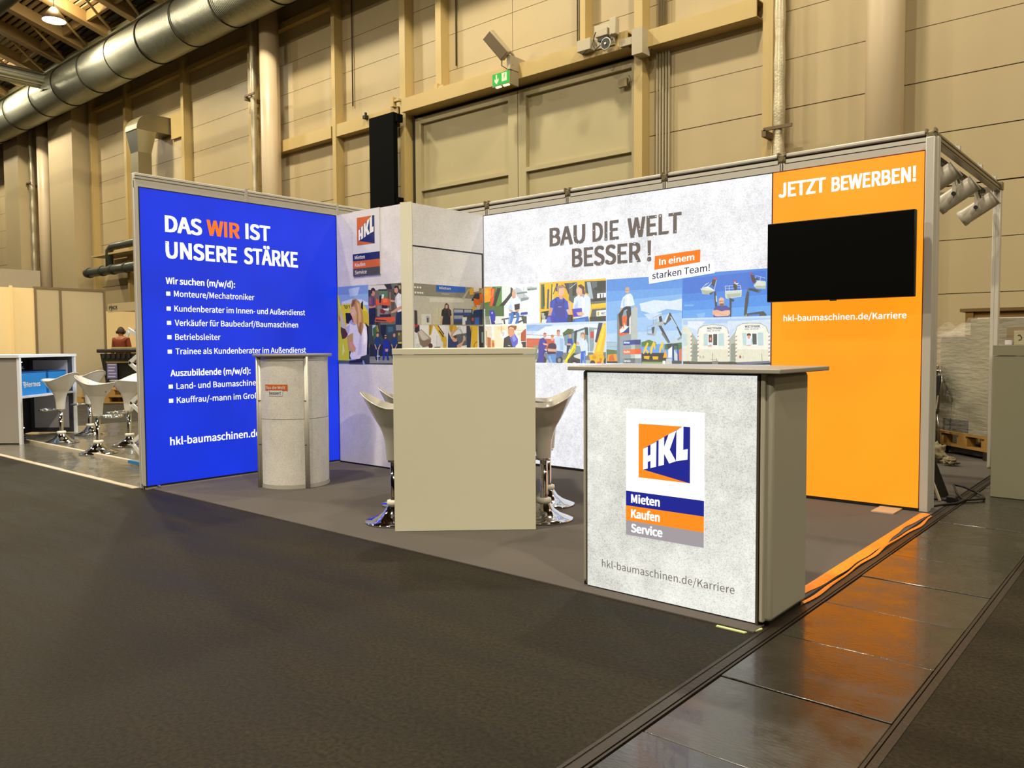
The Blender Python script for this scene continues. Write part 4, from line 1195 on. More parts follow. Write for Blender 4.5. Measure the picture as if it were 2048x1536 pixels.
# lit print colours
BLUE=emis('lit_blue','0c32d8',.93,.14); ORANGE=emis('lit_orange','f78e16',1.2,.08); LWHITE=emis('lit_white','fbfdff',1.12,sampling=False); LORLET=emis('lit_orange_letter','ff7416',1.0,sampling=False)
LGREYT=emis('lit_grey_text','6b625d',.9,sampling=False); LORBAR=emis('lit_orange_bar','f0761a',1.0,sampling=False); LNAVYT=emis('lit_navy_text','2c3350',.9,sampling=False)
LNAVY=emis('lit_navy','16218c',.95,sampling=False); LLOGO=emis('lit_logo_orange','f0861a',1.0,sampling=False); LGBAR=emis('lit_grey_bar','9c959b',.95,sampling=False); LBLUECHIP=emis('lit_blue_chip','2c5cf0',.95,sampling=False); LCONCHIP=emis('lit_light_chip','e8e8ea',.95,sampling=False)
LCON=concrete('lit_concrete',(.98,1.0,1.04),(.36,.37,.44),1.02,fine=110)
LCON2=concrete('lit_concrete_counter',(.95,.96,.91),(.24,.24,.21),.98,fine=170)
CON=concrete('concrete_print',(.80,.77,.80),(.48,.46,.49),0,fine=90); CON3=concrete('concrete_print_lit',(.95,.93,.93),(.62,.61,.61),0,fine=90); CON4=concrete('concrete_print_warm',(.80,.77,.74),(.48,.45,.43),0,fine=90)  # CON3: paler copy, light on the cabin's door side put into the print colour
DW=mat('print_white','d8d6da',.5,0,.02); DN=mat('print_navy','14205e',.5,0,.03); DO=mat('print_orange','c9601c',.5,0,.03); DG=mat('print_charcoal','4a4642',.5,0,.03); DWT=mat('print_letter_white','e6e4e4',.5,0,.01)
# carpet
carpm=mat('grey_carpet','57504b',.95,0,.07,3,.5,400)
obj('booth_carpet',MB().box(-6.33,-1.275,2.945,9.25,0,.005),carpm,None,'grey fitted carpet covering the whole booth floor','carpet')
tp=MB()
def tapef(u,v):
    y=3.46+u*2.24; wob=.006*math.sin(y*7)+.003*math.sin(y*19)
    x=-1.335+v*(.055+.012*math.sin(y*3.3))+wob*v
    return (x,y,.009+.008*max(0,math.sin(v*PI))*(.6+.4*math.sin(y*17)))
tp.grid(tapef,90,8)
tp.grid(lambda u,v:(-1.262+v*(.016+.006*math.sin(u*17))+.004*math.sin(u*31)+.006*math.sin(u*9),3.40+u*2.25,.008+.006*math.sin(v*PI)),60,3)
obj('edge_tape',tp,mat('orange_glow_film','f08a30',.3,0,.1,20,.3,60),None,'crumpled edging film coloured with the orange panel glow along the right carpet edge','tape')  # glossy film, the orange wall's reflection put into its base colour
obj('carpet_tape',MB().prism([(-1.42,2.915),(-1.30,2.915),(-1.295,2.93),(-1.42,2.93)],0,.004).prism([(-1.285,2.97),(-1.275,2.96),(-1.262,3.0),(-1.27,3.01)],0,.004),mat('pale_green_tape','c3cf8e',.4),None,'small scraps of pale green tape on the floor before the front counter','tape')

# ---- left modular wall with the blue light box
pw=root('partition_wall',(-6.37,4.35,0),'white modular exhibition wall in aluminium profiles behind the blue light box','partition')
for y,x in ((2.915,-6.380),(3.86,-6.345),(4.84,-6.345),(5.82,-6.345)):
    obj('wall_post',MB().lathe([(0,0),(.02,0),(.022,.01),(.022,2.5),(0,2.5)],8,(x,y,0),smooth=False).box(x-.018,x+.018,y-.006,y+.006,0,2.502) if y>3 else MB().box(x-.016,x+.016,y-.022,y+.022,0,2.502,bev=.006).box(x+.02,x+.024,y-.012,y-.007,0,2.5).box(x+.02,x+.024,y+.006,y+.011,0,2.5),alu,pw)
for y0,y1 in ((2.895,3.845),(3.877,4.825),(4.857,5.80)):
    pn=obj('wall_panel',MB().box(-6.362,-6.35,y0,y1,.04,2.44),offw,pw)
    pieces('top_rail',MB().box(-6.366,-6.332,y0,y1,2.455,2.5,bev=.004).box(-6.366,-6.338,y0,y1,2.385,2.45),offw,pw)
    pieces('rail_groove',MB().box(-6.34,-6.330,y0,y1,2.476,2.480),alud,pw)
pieces('header_post',MB().box(-6.338,-6.325,3.85,3.872,2.385,2.51).box(-6.338,-6.325,4.83,4.852,2.385,2.51),alu,pw)
pieces('foot',MB().tube([(-6.27,2.99,0),(-6.27,2.99,.03)],.012,8),chrome,pw)
bl=root('blue_light_box',(-6.31,3.85,0),'tall backlit royal blue job poster wall with white lettering on the left of the booth','light box')
pieces('box_frame',MB().box(-6.345,-6.292,2.896,2.906,.03,2.386).box(-6.33,-6.292,2.906,4.793,.0,.03),alu,bl)
pieces('frame_edge',MB().box(-6.328,-6.289,2.9,2.906,.03,2.385).box(-6.328,-6.289,2.9,4.8,2.379,2.386).box(-6.328,-6.289,2.9,4.8,.018,.03).box(-6.328,-6.289,4.788,4.796,.03,2.385),blk,bl)
obj('lit_fabric',MB().box(-6.325,-6.2905,2.906,4.788,.03,2.379),BLUE,bl)
FB=Frame((-6.2905,0,0),(0,1,0),(1,0,0))
for s,u0,u1,z,h,mm,n,sk in (('DAS',3.105,3.42,2.056,.132,LWHITE,14,0),('WIR',3.462,3.765,2.063,.13,LORLET,10,0),('IST',3.82,4.066,2.068,.134,LWHITE,10,0),('UNSERE',3.105,3.735,1.846,.135,LWHITE,24,.004),('STÄRKE',3.80,4.35,1.852,.14,LWHITE,22,.004)):
    line(bl,FB,s,u0,u1,z,h,mm,bold=.0286,chips=n,chipm=BLUE,skew=sk,name='headline_word')
line(bl,FB,'Wir suchen (m/w/d):',3.10,3.71,1.64,.052,LWHITE,bold=.02)
for s,z,u1 in (('Monteure/Mechatroniker',1.54,3.893),('Kundenberater im Innen- und Außendienst',1.42,4.418),('Verkäufer für Baubedarf/Baumaschinen',1.305,4.339),('Betriebsleiter',1.19,3.563),('Trainee als Kundenberater im Außendienst',1.073,4.42),('Land- und Baumaschinenmechatroniker',.79,4.38),('Kauffrau/-mann im Groß- und Außenhandel',.675,4.5)):
    line(bl,FB,s,3.165,u1,z,.048,LWHITE,bold=.008); t=MB(); rectp(t,FB,3.10,3.135,z+.006,z+.038,LWHITE,.002); obj('bullet',t,None,bl)
line(bl,FB,'Auszubildende (m/w/d):',3.118,3.84,.895,.052,LWHITE,bold=.02)
line(bl,FB,'hkl-baumaschinen.de/Karriere',3.10,4.26,.335,.062,LWHITE,bold=.016)

# ---- corner cabin of printed panels
cb=root('corner_cabin',(-5.8,5.3,0),'grey concrete-print storage cabin with door and white corner post in the back corner','cabin')
ca=obj('side_panel',MB().box(-6.288,-5.372,4.79,4.82,.02,2.385),CON,cb)
pieces('panel_base',MB().box(-6.288,-5.372,4.80,4.82,.0,.02).box(-6.29,-6.283,4.788,4.80,.02,2.38),blk,cb)
obj('corner_post',MB().prism([(-5.372,4.79),(-5.263,4.83),(-5.30,4.86),(-5.372,4.83)],0,2.40),whitep,cb)
obj('upper_panel',MB().box(-5.30,-5.263,4.834,5.755,2.022,2.39),CON3,cb)
dr=obj('cabin_door',MB().box(-5.30,-5.264,4.838,5.735,.02,2.008),CON3,cb)
pieces('door_gap',MB().box(-5.32,-5.272,4.83,5.76,2.006,2.024).box(-5.32,-5.268,5.735,5.757,.0,2.01),blk,cb)
FA=Frame((0,4.79,0),(1,0,0),(0,-1,0)); FD=Frame((-5.264,0,0),(0,1,0),(1,0,0))
PR=attr_mat('photo_print',0,.5,1.0); PL_=attr_mat('photo_print_backlit',1.02)
for k in ('a1','a2','a3'): photo_print('photo_print',ca,k,FA,PR)
for k in ('b1','b2'): photo_print('photo_print',dr,k,FD,PR)
t=MB(); letter(t,FD,'Mieten',5.15,5.30,1.647,.024,DWT,off=.007,bold=.014); obj('door_lettering',t,None,dr)
sg=obj('logo_board',MB().box(-6.03,-5.643,4.78,4.79,1.785,2.388),DW,cb)
FS=Frame((0,4.78,0),(1,0,0),(0,-1,0)); t=MB()
logo(t,FS,-5.963,-5.712,2.07,2.325,DO,DN,DWT,.001)
for z0,z1,mm,s,u1 in ((1.925,1.992,DN,'Mieten',-5.853),(1.856,1.925,DO,'Kaufen',-5.85),(1.786,1.856,DG,'Service',-5.83)):
    rectp(t,FS,-6.03,-5.643,z0,z1,mm,.001); letter(t,FS,s,-6.0,u1,z0+.017,.034,DWT,off=.002,bold=.012)
obj('logo_print',t,None,sg)

# ---- back wall frame
bw=root('truss_wall',(-3.8,5.87,0),'grey back wall with octagonal aluminium rails and star-shaped connector nodes on top','partition')
XN=(-6.34,-5.29,-4.31,-3.325,-2.345,-1.345)
for a,b in zip(XN,XN[1:]):
    obj('wall_panel',MB().box(a+.02,b-.02,5.846,5.86,.03,2.4535),greyp,bw)
    pieces('top_rail',MB().box(a+.03,b-.03,5.838,5.89,2.502,2.53,bev=.008).box(a+.03,b-.03,5.845,5.88,2.460,2.487),alu,bw)
    pieces('rail_groove',MB().box(a+.03,b-.03,5.86,5.88,2.487,2.502).box(a+.03,b-.03,5.852,5.88,2.4535,2.46),alud,bw)
for x in XN[1:]:
    obj('wall_post',MB().box(x-.022,x+.022,5.84,5.88,0,2.46,bev=.005).box(x-.004,x+.004,5.836,5.84,2.38,2.46),alu,bw)
    pieces('post_groove',MB().box(x-.012,x-.008,5.836,5.841,2.38,2.46).box(x+.008,x+.012,5.836,5.841,2.38,2.46),alud,bw)
    nd=MB().box(x-.028,x+.028,5.838,5.89,2.47,2.525,bev=.006)
    for s in (-1,1): nd.box(x+s*.026-.006,x+s*.026+.006,5.83,5.895,2.515,2.54)
    obj('connector_node',nd,mat('cast_node','8a8069',.4,.7,.2,40),bw)
    pieces('node_screw',MB().tube([(x,5.832,2.492),(x,5.838,2.492)],.017,8).tube([(x-.018,5.833,2.512),(x-.018,5.838,2.512)],.006,6).tube([(x+.018,5.833,2.512),(x+.018,5.838,2.512)],.006,6),mat('brass_screw','c9bb94',.25,.9),bw)
# ---- white light box
wl=root('white_light_box',(-3.82,5.78,0),'wide backlit concrete-pattern poster wall with photographs and the slogan BAU DIE WELT BESSER!','light box')
pieces('frame_edge',MB().box(-5.27,-2.38,5.769,5.835,2.382,2.39).box(-5.27,-2.38,5.769,5.835,.0,.028).box(-5.272,-5.264,5.769,5.835,0,2.385).box(-2.387,-2.383,5.769,5.835,0,2.385),blk,wl)
wf=obj('lit_fabric',MB().box(-5.264,-2.387,5.767,5.83,.028,2.382),LCON,wl)
FW=Frame((0,5.767,0),(1,0,0),(0,-1,0))
for k in ('w1','w2','w3','w4','w5','w6','w7'): photo_print('photo_print',wl,k,FW,PL_)
for tx,u0,u1,z,h,mm,bo in (('MIETPARK',-2.894,-2.772,1.244,.018,LNAVYT,.02),('0800 - 44 555 44',-2.898,-2.785,1.229,.010,LNAVYT,.01),('MIETPARK',-2.583,-2.463,1.252,.018,LNAVYT,.02),('0800 - 44 555 44',-2.586,-2.475,1.237,.010,LNAVYT,.01),
        ('Mieten',-3.66,-3.604,1.138,.018,LWHITE,.01),('Kaufen',-3.66,-3.602,1.06,.018,LWHITE,.01),('Service',-3.66,-3.595,.984,.018,LWHITE,.01),('MIET',-3.89,-3.847,1.393,.017,LNAVYT,.02)):
    line(wl,FW,tx,u0,u1,z,h,mm,off=.008,bold=bo,name='small_lettering')
for s,u0,u1,z,h,n in (('BAU',-4.455,-4.06,2.02,.166,16),('DIE',-3.985,-3.715,2.02,.166,12),('WELT',-3.63,-3.125,2.02,.166,18),('BESSER',-4.205,-3.50,1.815,.166,26),('!',-3.44,-3.40,1.815,.166,2)):
    line(wl,FW,s,u0,u1,z,h,LGREYT,bold=.028,chips=n,chipm=LCONCHIP,name='headline_word')
t=MB()
flatpoly(t,FW,[(-3.418,1.629),(-2.835,1.682),(-2.847,1.782),(-3.426,1.735)],LWHITE,.0055)
flatpoly(t,FW,[(-3.37,1.74),(-2.96,1.775),(-2.957,1.873),(-3.365,1.852)],LORBAR,.006)
letter(t,FW,'In einem',-3.325,-3.01,1.775,.05,LWHITE,off=.0065,bold=.018,skew=.02); letter(t,FW,'starken Team!',-3.39,-2.875,1.665,.054,LNAVYT,off=.0065,bold=.012,skew=.036)
obj('slogan_label',t,None,wl)
# ---- orange light box
ol=root('orange_light_box',(-1.87,5.78,0),'tall backlit orange poster wall reading JETZT BEWERBEN! behind the black television','light box')
red=mat('red_edge','6a1a08',.5)
pieces('frame_edge',MB().box(-2.383,-1.357,5.769,5.835,2.382,2.39).box(-2.383,-2.377,5.769,5.835,0.02,2.385).box(-1.362,-1.357,5.769,5.835,.02,2.385),red,ol)
obj('frame_base',MB().box(-2.383,-1.357,5.769,5.835,.006,.028),blk,ol)
obj('lit_fabric',MB().box(-2.377,-1.362,5.767,5.83,.028,2.382),ORANGE,ol)
line(ol,FW,'JETZT',-2.335,-1.995,2.197,.105,LWHITE,bold=.0286,chips=10,chipm=ORANGE,name='headline_word'); line(ol,FW,'BEWERBEN!',-1.955,-1.41,2.193,.10,LWHITE,bold=.0286,chips=14,chipm=ORANGE,name='headline_word')
line(ol,FW,'hkl-baumaschinen.de/Karriere',-2.289,-1.453,1.295,.042,LWHITE,bold=.012)
obj('side_post',MB().box(-1.356,-1.30,5.76,5.84,.006,2.47,bev=.006),alu,ol)
obj('foot_plate',MB().box(-1.60,-1.46,5.56,5.9,.006,.014),mat('birch_foot','b29a80',.5),ol)
# ---- television
tv=root('television',(-1.87,5.6,1.43),'large black flat screen television mounted on the orange wall','television')
obj('tv_body',MB().box(-2.353,-1.372,5.612,5.66,1.43,1.991,bev=.006),black,tv)
obj('screen',MB().box(-2.347,-1.378,5.606,5.613,1.438,1.985),mat('screen_black','010101',.35,0,0,spec=.15),tv)
obj('sensor_bar',MB().box(-1.905,-1.865,5.61,5.63,1.422,1.431),blk,tv)
obj('wall_mount',MB().box(-2.0,-1.74,5.66,5.765,1.6,1.85),blk,tv)

# ---- high table
A_=Vector((-3.649,3.18,0)); e_=Vector((.737,.676,0)); n_=Vector((-.676,.737,0)); ang=math.atan2(e_.y,e_.x)
tb=root('high_table',tuple(A_+e_*.4285+n_*.75+Vector((0,0,.006))),'cream-white high table with solid end panel facing the camera in the booth centre','table',rz=ang)
tb_len=1.5; hw=.4285
obj('end_panel',MB().box(-hw,hw,-.75,-.71,0,1.07,bev=.002),whitep,tb,world=False)
obj('end_panel',MB().box(-hw,hw,.71,.75,0,1.07,bev=.002),whitep,tb,world=False)
obj('table_top',MB().box(-hw-.004,hw+.004,-.754,.754,1.072,1.107,bev=.002),whitep,tb,world=False)
obj('centre_panel',MB().box(-.02,.02,-.71,.71,.35,1.07),whitep,tb,world=False)

# ---- bar stools
white_gloss=mat('glossy_white_plastic','cdc8c0',.13,0,.02,5,coat=.3); collar_w=mat('white_ring','d8d2c4',.4)
def make_stool(loc,rz,label,group,seat_h=0):
    r=root('bar_stool',loc,label,'stool',group,rz)
    b=MB().lathe([(0,.0),(.188,0),(.192,.006),(.188,.012),(.15,.022),(.105,.042),(.07,.068),(.05,.098),(.036,.118),(0,.12)],40); obj('base',b,chrome,r,world=False)
    obj('base_ring',MB().lathe([(.026,.112),(.048,.112),(.05,.122),(.047,.138),(.026,.142)],24),collar_w,r,world=False)
    obj('pole',MB().lathe([(.0245,.12),(.0245,.40),(0,.40)],20),chrome,r,world=False)
    obj('collar',MB().lathe([(0,.385),(.04,.385),(.041,.39),(.041,.408),(.036,.412),(0,.412)],20),chrome,r,world=False)
    fr_=MB().tube([(-.03,0,.40),(-.07,-.03,.395),(-.12,-.095,.39),(-.17,-.11,.39),(-.225,-.08,.39),(-.245,0,.39),(-.225,.08,.39),(-.17,.11,.39),(-.12,.095,.39),(-.07,.03,.395),(-.03,0,.40)],.011,8)
    obj('footrest',fr_,chrome,r,world=False)
    def rim(th):
        c=math.cos(th); s=math.sin(th)
        R=.192+.012*max(0,c); zz=.728+.105*max(0,c)**1.7+.03*max(0,-c)**2+.008*s*s
        return R,zz
    prof=[(.0,.40,.047),(.12,.46,.052),(.25,.53,.058),(.38,.57,.07),(.48,.61,.086)]
    def outer(u,v):
        th=2*PI*v; R,zz=rim(th)
        if u<.5:
            k=u/.5*4; i=min(3,int(k)); f=k-i; a=prof[i]; bb=prof[i+1]; rr=a[2]+(bb[2]-a[2])*f; z=a[1]+(bb[1]-a[1])*f; return (rr*math.cos(th),rr*math.sin(th),z)
        t=(u-.5)/.5; rr=.086+(R-.086)*(t**.95); z=.61+(zz-.61)*t**1.05 
        return (rr*math.cos(th),rr*math.sin(th)*.98,z)
    def inner(u,v):
        th=2*PI*v; R,zz=rim(th); rr=max(.004,(R-.008)*(1-u)); t=1-u; z=.692+(zz+.002-.692)*t**2.1
        return (rr*math.cos(th),rr*math.sin(th)*.98,z)
    s=MB().grid(outer,22,40,wrap=True).grid(inner,10,40,wrap=True)
    # rim lip
    N=40; R1=[];R2=[]
    for k in range(N):
        th=2*PI*k/N; R,zz=rim(th); R1.append((R*math.cos(th),R*math.sin(th)*.98,zz))
    s.tube(R1,.0045,6,closed=True)
    bmesh.ops.remove_doubles(s.bm,verts=s.bm.verts,dist=.0008)
    obj('seat_shell',s,white_gloss,r,world=False)
    obj('height_lever',MB().tube([(-.05,.03,.63),(-.11,.07,.66)],.005,6),blk,r,world=False)
    return r
LBL=[('glossy white bar stool at the left side of the cream high table, nearer one',0),('glossy white bar stool at the left side of the cream high table, farther one',1),('glossy white bar stool at the right side of the cream high table, nearer one',2),('glossy white bar stool at the right side of the cream high table, farther one',3)]
st=make_stool((-3.863,3.366,.006),ang+PI,LBL[0][0],'bar stools around the high table')
for (x,y),rz,l in (((-4.21,3.80),ang+PI+.1,LBL[1][0]),((-3.165,4.025),ang-.05,LBL[2][0]),((-3.44,4.42),ang,LBL[3][0])):
    c=copy_tree(st); c.location=(x,y,.006); c.rotation_euler=(0,0,rz); c['label']=l
for (x,y),rz,l in (((-10.2,3.71),.5,'white bar stool directly in front of the blue boxes on the shelf'),((-10.87,4.30),.35,'white bar stool farthest back beside the grey shelf counter'),((-8.85,3.58),PI+.9,'white bar stool nearest to the blue wall on the foil floor'),((-9.28,4.1),1.9,'white bar stool partly hidden by the left edge of the blue wall')):
    c=copy_tree(st); c.location=(x,y,.006); c.rotation_euler=(0,0,rz); c['label']=l; c['group']='bar stools on the neighbouring stand'

# ---- curved counter
P=[Vector(p) for p in ((-5.655,3.535),(-5.32,3.735),(-5.545,4.075),(-5.88,3.875))]; cc=(P[0]+P[2])/2
ct=root('curved_counter',(cc.x,cc.y,.006),'narrow counter with bulging concrete-print sides and silver poles before the blue wall','counter')
class ArcFrame:
    def __init__(s,a,b,bulge):
        d=b-a; L_=d.length; h=bulge; s.R=(L_*L_/4+h*h)/(2*h); mid=(a+b)/2; nrm=Vector((d.y,-d.x)).normalized()
        if (mid+nrm-cc).length<(mid-nrm-cc).length: nrm=-nrm
        s.c=mid-nrm*(s.R-h); s.a0=math.atan2(nrm.y,nrm.x); s.half=math.asin(L_/2/s.R)
        sd=(a-s.c); aa=math.atan2(sd.y,sd.x)-s.a0; aa=(aa+PI)%(2*PI)-PI; s.sg=1 if aa<0 else -1
    def p(s,u,z,off=0):
        th=s.a0+s.sg*(u/s.R); return Vector((s.c.x+(s.R+off)*math.cos(th),s.c.y+(s.R+off)*math.sin(th),z))
for i in range(4):
    af=ArcFrame(P[i],P[(i+1)%4],.085); w2=af.half*af.R-.02
    for z0,z1 in ((.035,.556),(.559,1.02)):
        m=MB(); m.grid(lambda u,v: af.p(-w2+2*w2*u,z0+(z1-z0)*v),14,1); obj('curved_panel',m,CON4,ct)
    for z0,z1 in ((.006,.035),(1.02,1.05)):
        m=MB(); m.grid(lambda u,v: af.p(-w2+2*w2*u,z0+(z1-z0)*v,.004),14,1); obj('base_rim' if z0<.5 else 'top_rim',m,alu,ct)
    pd=(P[i]-cc).normalized(); q=P[i]
    po=obj('pole',MB().tube([(q.x,q.y,.006),(q.x,q.y,1.05)],.019,14).tube([(q.x+pd.x*.022,q.y+pd.y*.022,.006),(q.x+pd.x*.022,q.y+pd.y*.022,1.05)],.011,8),alu,ct)
    for z in (.35,.70): obj('pole_joint',MB().tube([(q.x+pd.x*.006,q.y+pd.y*.006,z),(q.x+pd.x*.006,q.y+pd.y*.006,z+.004)],.0205,14),alud,po)
obj('counter_top',MB().lathe([(0,1.05),(.31,1.05),(.315,1.054),(.315,1.068),(.31,1.072),(0,1.072)],48,(cc.x,cc.y,0)),mat('grey_top','8d8a86',.4,0,.03),ct)
af=ArcFrame(P[0],P[1],.085); m=MB()
def arcrect(u0,u1,z0,z1,mm,off): m.grid(lambda u,v: af.p(u0+(u1-u0)*u,z0+(z1-z0)*v,off),6,1,mm)
arcrect(-.125,.075,.785,.833,DO,.002); arcrect(-.09,.035,.745,.787,DW,.003)
letter(m,af,'Bau die Welt',-.112,.058,.797,.024,DWT,off=.004,bold=.01); letter(m,af,'besser!',-.08,.022,.755,.024,DG,off=.004,bold=.014)
obj('slogan_sticker',m,None,ct)

# ---- front counter with lit panel
cn=root('front_counter',(-1.7,3.25,0),'grey reception counter with backlit front panel showing the logo at front right','counter')
gl=mat('counter_laminate','a6a190',.42,0,.03,4); FC=Frame((0,3.022,0),(1,0,0),(0,-1,0))
obj('counter_top',MB().box(-2.206,-1.195,2.985,3.53,1.013,1.032,bev=.004),mat('counter_top_grey','9a948a',.35,0,.02,4),cn)
obj('side_panel',MB().box(-1.30,-1.243,3.035,3.42,.02,1.012,bev=.018),gl,cn)
obj('side_panel',MB().box(-2.155,-2.125,3.035,3.42,.02,1.012,bev=.012),gl,cn)
obj('corner_fillet',MB().box(-1.288,-1.268,3.018,3.05,.02,1.012,bev=.006),gl,cn)
obj('back_panel',MB().box(-2.12,-1.30,3.39,3.41,.02,1.012),gl,cn)
obj('lit_frame',MB().box(-2.128,-1.296,3.03,3.07,.012,1.008),blk,cn)
pieces('frame_profile',MB().box(-1.302,-1.292,3.02,3.06,.0,1.006).box(-2.126,-2.12,3.02,3.06,.02,1.008),mat('frame_brown','574f43',.4,.3),cn)
lp=obj('lit_fabric',MB().box(-2.118,-1.305,3.022,3.03,.012,1.003),LCON2,cn)
t=MB(); rectp(t,FC,-1.907,-1.527,.281,.846,LWHITE,.002); logo(t,FC,-1.842,-1.592,.545,.783,LLOGO,LNAVY,LWHITE,.003)
for z0,z1,mm,s,u1 in ((.413,.479,LNAVY,'Mieten',-1.735),(.346,.413,LLOGO,'Kaufen',-1.735),(.281,.346,LGBAR,'Service',-1.722)):
    rectp(t,FC,-1.907,-1.527,z0,z1,mm,.003); letter(t,FC,s,-1.88,u1,z0+.015,.038,LWHITE,off=.004,bold=.0285)
obj('logo_print',t,None,lp)
t=MB(); letter(t,FC,'hkl-baumaschinen.de/Karriere',-2.037,-1.39,.112,.033,LGREYT,bold=.0,space=1); obj('web_address',t,None,lp)
pieces('counter_foot',MB().box(-1.29,-1.26,3.06,3.4,0,.02).box(-2.15,-2.13,3.04,3.4,0,.02).box(-2.1,-1.32,3.04,3.06,0,.012),blk,cn)

# ---- open frame behind the wall with three spotlights
fr=root('aluminium_frame',(-1.34,7.0,0),'open aluminium profile frame projecting behind the orange wall at right','frame')
obj('top_beam',MB().box(-1.365,-1.315,5.9,8.2,2.455,2.525,bev=.004),mat('frame_profile_dim','8a8272',.35,.8),fr)
pieces('beam_groove',MB().box(-1.314,-1.312,5.9,8.2,2.468,2.476).box(-1.314,-1.312,5.9,8.2,2.50,2.506),alud,fr)
for y in (5.93,8.2): obj('upright',MB().box(-1.372,-1.308,y-.035,y+.035,.006,2.5,bev=.008).box(-1.36,-1.345,y-.04,y-.035,.02,2.46),alu,fr)
obj('connector_node',MB().box(-1.37,-1.30,8.16,8.24,2.47,2.54,bev=.005),mat('cast_node','8a8069'),fr)
obj('back_beam',MB().box(-4.2,-1.37,8.18,8.22,2.44,2.51,bev=.004),mat('frame_profile_dim','8a8272'),fr)
obj('back_beam',MB().box(-4.2,-4.15,5.9,8.2,2.44,2.51,bev=.004),mat('frame_profile_dim','8a8272'),fr)
for y in (6.6,7.4,8.0): obj('clip',MB().box(-1.36,-1.32,y-.02,y+.02,2.525,2.56).box(-1.35,-1.345,y-.01,y+.01,2.55,2.58),alu,fr)
tk=root('light_track',(-1.42,7.0,2.4),'black light track fixed under the top beam of the open frame','track')
obj('track_bar',MB().box(-1.44,-1.40,5.95,8.0,2.425,2.455),black,tk)
sm=mat('spot_shell','b3aa9b',.42,0,.03,6)
def make_spot(y,label):
    r=root('spotlight',(-1.42,y,2.27),label,'spotlight','cream track spotlights on the open frame',rz=-PI/2)
    ctr=Vector((0,0,0)); ax=Vector((.05,-.80,-.52)).normalized(); M=Matrix.Translation(ctr)@ax.to_track_quat('Z','Y').to_matrix().to_4x4()
    s=MB().lathe([(.0,-.15),(.055,-.15),(.063,-.142),(.065,-.12),(.065,.11),(.069,.115),(.069,.15),(.062,.152),(.056,.13),(0,.13)],28).xf(M); obj('lamp_can',s,sm,r,world=False)
    obj('end_disc',MB().lathe([(0,-.156),(.066,-.156),(.07,-.15),(.066,-.146)],24).xf(M),mat('spot_disc','c2b9aa',.5),r,world=False)
    for s_ in (-1,1):
        x=s_*.078
        obj('yoke_arm',MB().box(x-.003,x+.003,-.013,.013,0,.13),sm,r,world=False)
        obj('yoke_knob',MB().tube([(x,0,0),(x+s_*.018,0,0)],.016,12),black,r,world=False)
    obj('yoke_bridge',MB().box(-.08,.08,-.013,.013,.127,.132),sm,r,world=False)
    obj('track_adapter',MB().box(-.06,.06,-.02,.02,.132,.16),black,r,world=False)
    obj('power_lead',MB().tube([(0.03,.01,.13),(.03,.03,.07),(.02,.06,.05),(.0,.1,.06),(0,.12,.06)],.005,6),black,r,world=False)
    return r
s0=make_spot(6.34,'cream track spotlight nearest the orange wall')
for y,l in ((6.98,'cream track spotlight in the middle of the three'),(7.80,'cream track spotlight farthest back near the rear upright')):
    c=copy_tree(s0); c.location=(-1.42,y,2.27); c['label']=l
# ---- bits on the floor behind
cbx=MB().tube([(-1.36,5.9,.012),(-1.30,6.05,.012),(-1.22,6.2,.012),(-1.2,6.35,.012),(-1.3,6.62,.012),(-1.34,6.7,.06),(-1.28,6.72,.05),(-1.2,6.75,.012),(-1.13,6.62,.012),(-1.1,6.5,.012),(-1.15,6.42,.012),(-1.25,6.30,.012),(-1.34,6.28,.012),(-1.42,6.3,.012)],.008,6)
obj('power_cable',cbx,black,None,'black power cable looping over the floor behind the orange wall','cable')
obj('plug_box',MB().box(-1.29,-1.23,6.22,6.32,.006,.05,bev=.008)      ,black,None,'small black plug connector on the cable loop','plug')
lb=root('leaning_board',(-1.36,6.4,.006),'thin dark slanted board with pale edge leaning beside the orange wall end','board')
obj('board_panel',MB().obox((-1.335,6.36,.02),(-1.50,6.42,.42),.25,.012,up=(.9,0,.4)),mat('board_dark','1d1914',.7,spec=.1),lb)
obj('board_edge',MB().obox((-1.33,6.232,.012),(-1.50,6.292,.43),.012,.014),mat('board_edge_pale','b9ad93',.5),lb)
obj('dark_case',MB().box(-1.62,-1.45,6.55,6.75,.006,.10,bev=.012),mat('case_black','17140f',.5),None,'flat black case on the carpet under the leaning board','case')
def crumple(name,c,rx,ry,rz_,m,label,cat,seed=1,amp=.35):
    bm=bmesh.new(); bmesh.ops.create_icosphere(bm,subdivisions=4,radius=1)
    from mathutils import noise
    for v in bm.verts:
        n=noise.noise(v.co*2.2+Vector((seed,0,0)))+.5*noise.noise(v.co*5+Vector((seed,3,0))); k=1+amp*n
        v.co=Vector((v.co.x*rx*k,v.co.y*ry*k,max(-.8,v.co.z)*rz_*k))
    z=min(v.co.z for v in bm.verts)
    for v in bm.verts: v.co+=Vector((c[0],c[1],c[2]-z))
    for f in bm.faces: f.smooth=True
    mb=MB(); mb.bm.free(); mb.bm=bm
    return obj(name,mb,m,None,label,cat)
glv=mat('work_cloth','7d7358',.9,0,.35,14,.6,40)
crumple('crumpled_cloth',(-1.80,8.25,.006),.075,.06,.075,glv,'crumpled beige cloth bag heap on the carpet inside the frame','cloth',2,.7)
crumple('work_glove',(-1.66,8.12,.006),.06,.05,.035,glv,'beige rag lying right of the crumpled cloth heap','cloth',5,.6)
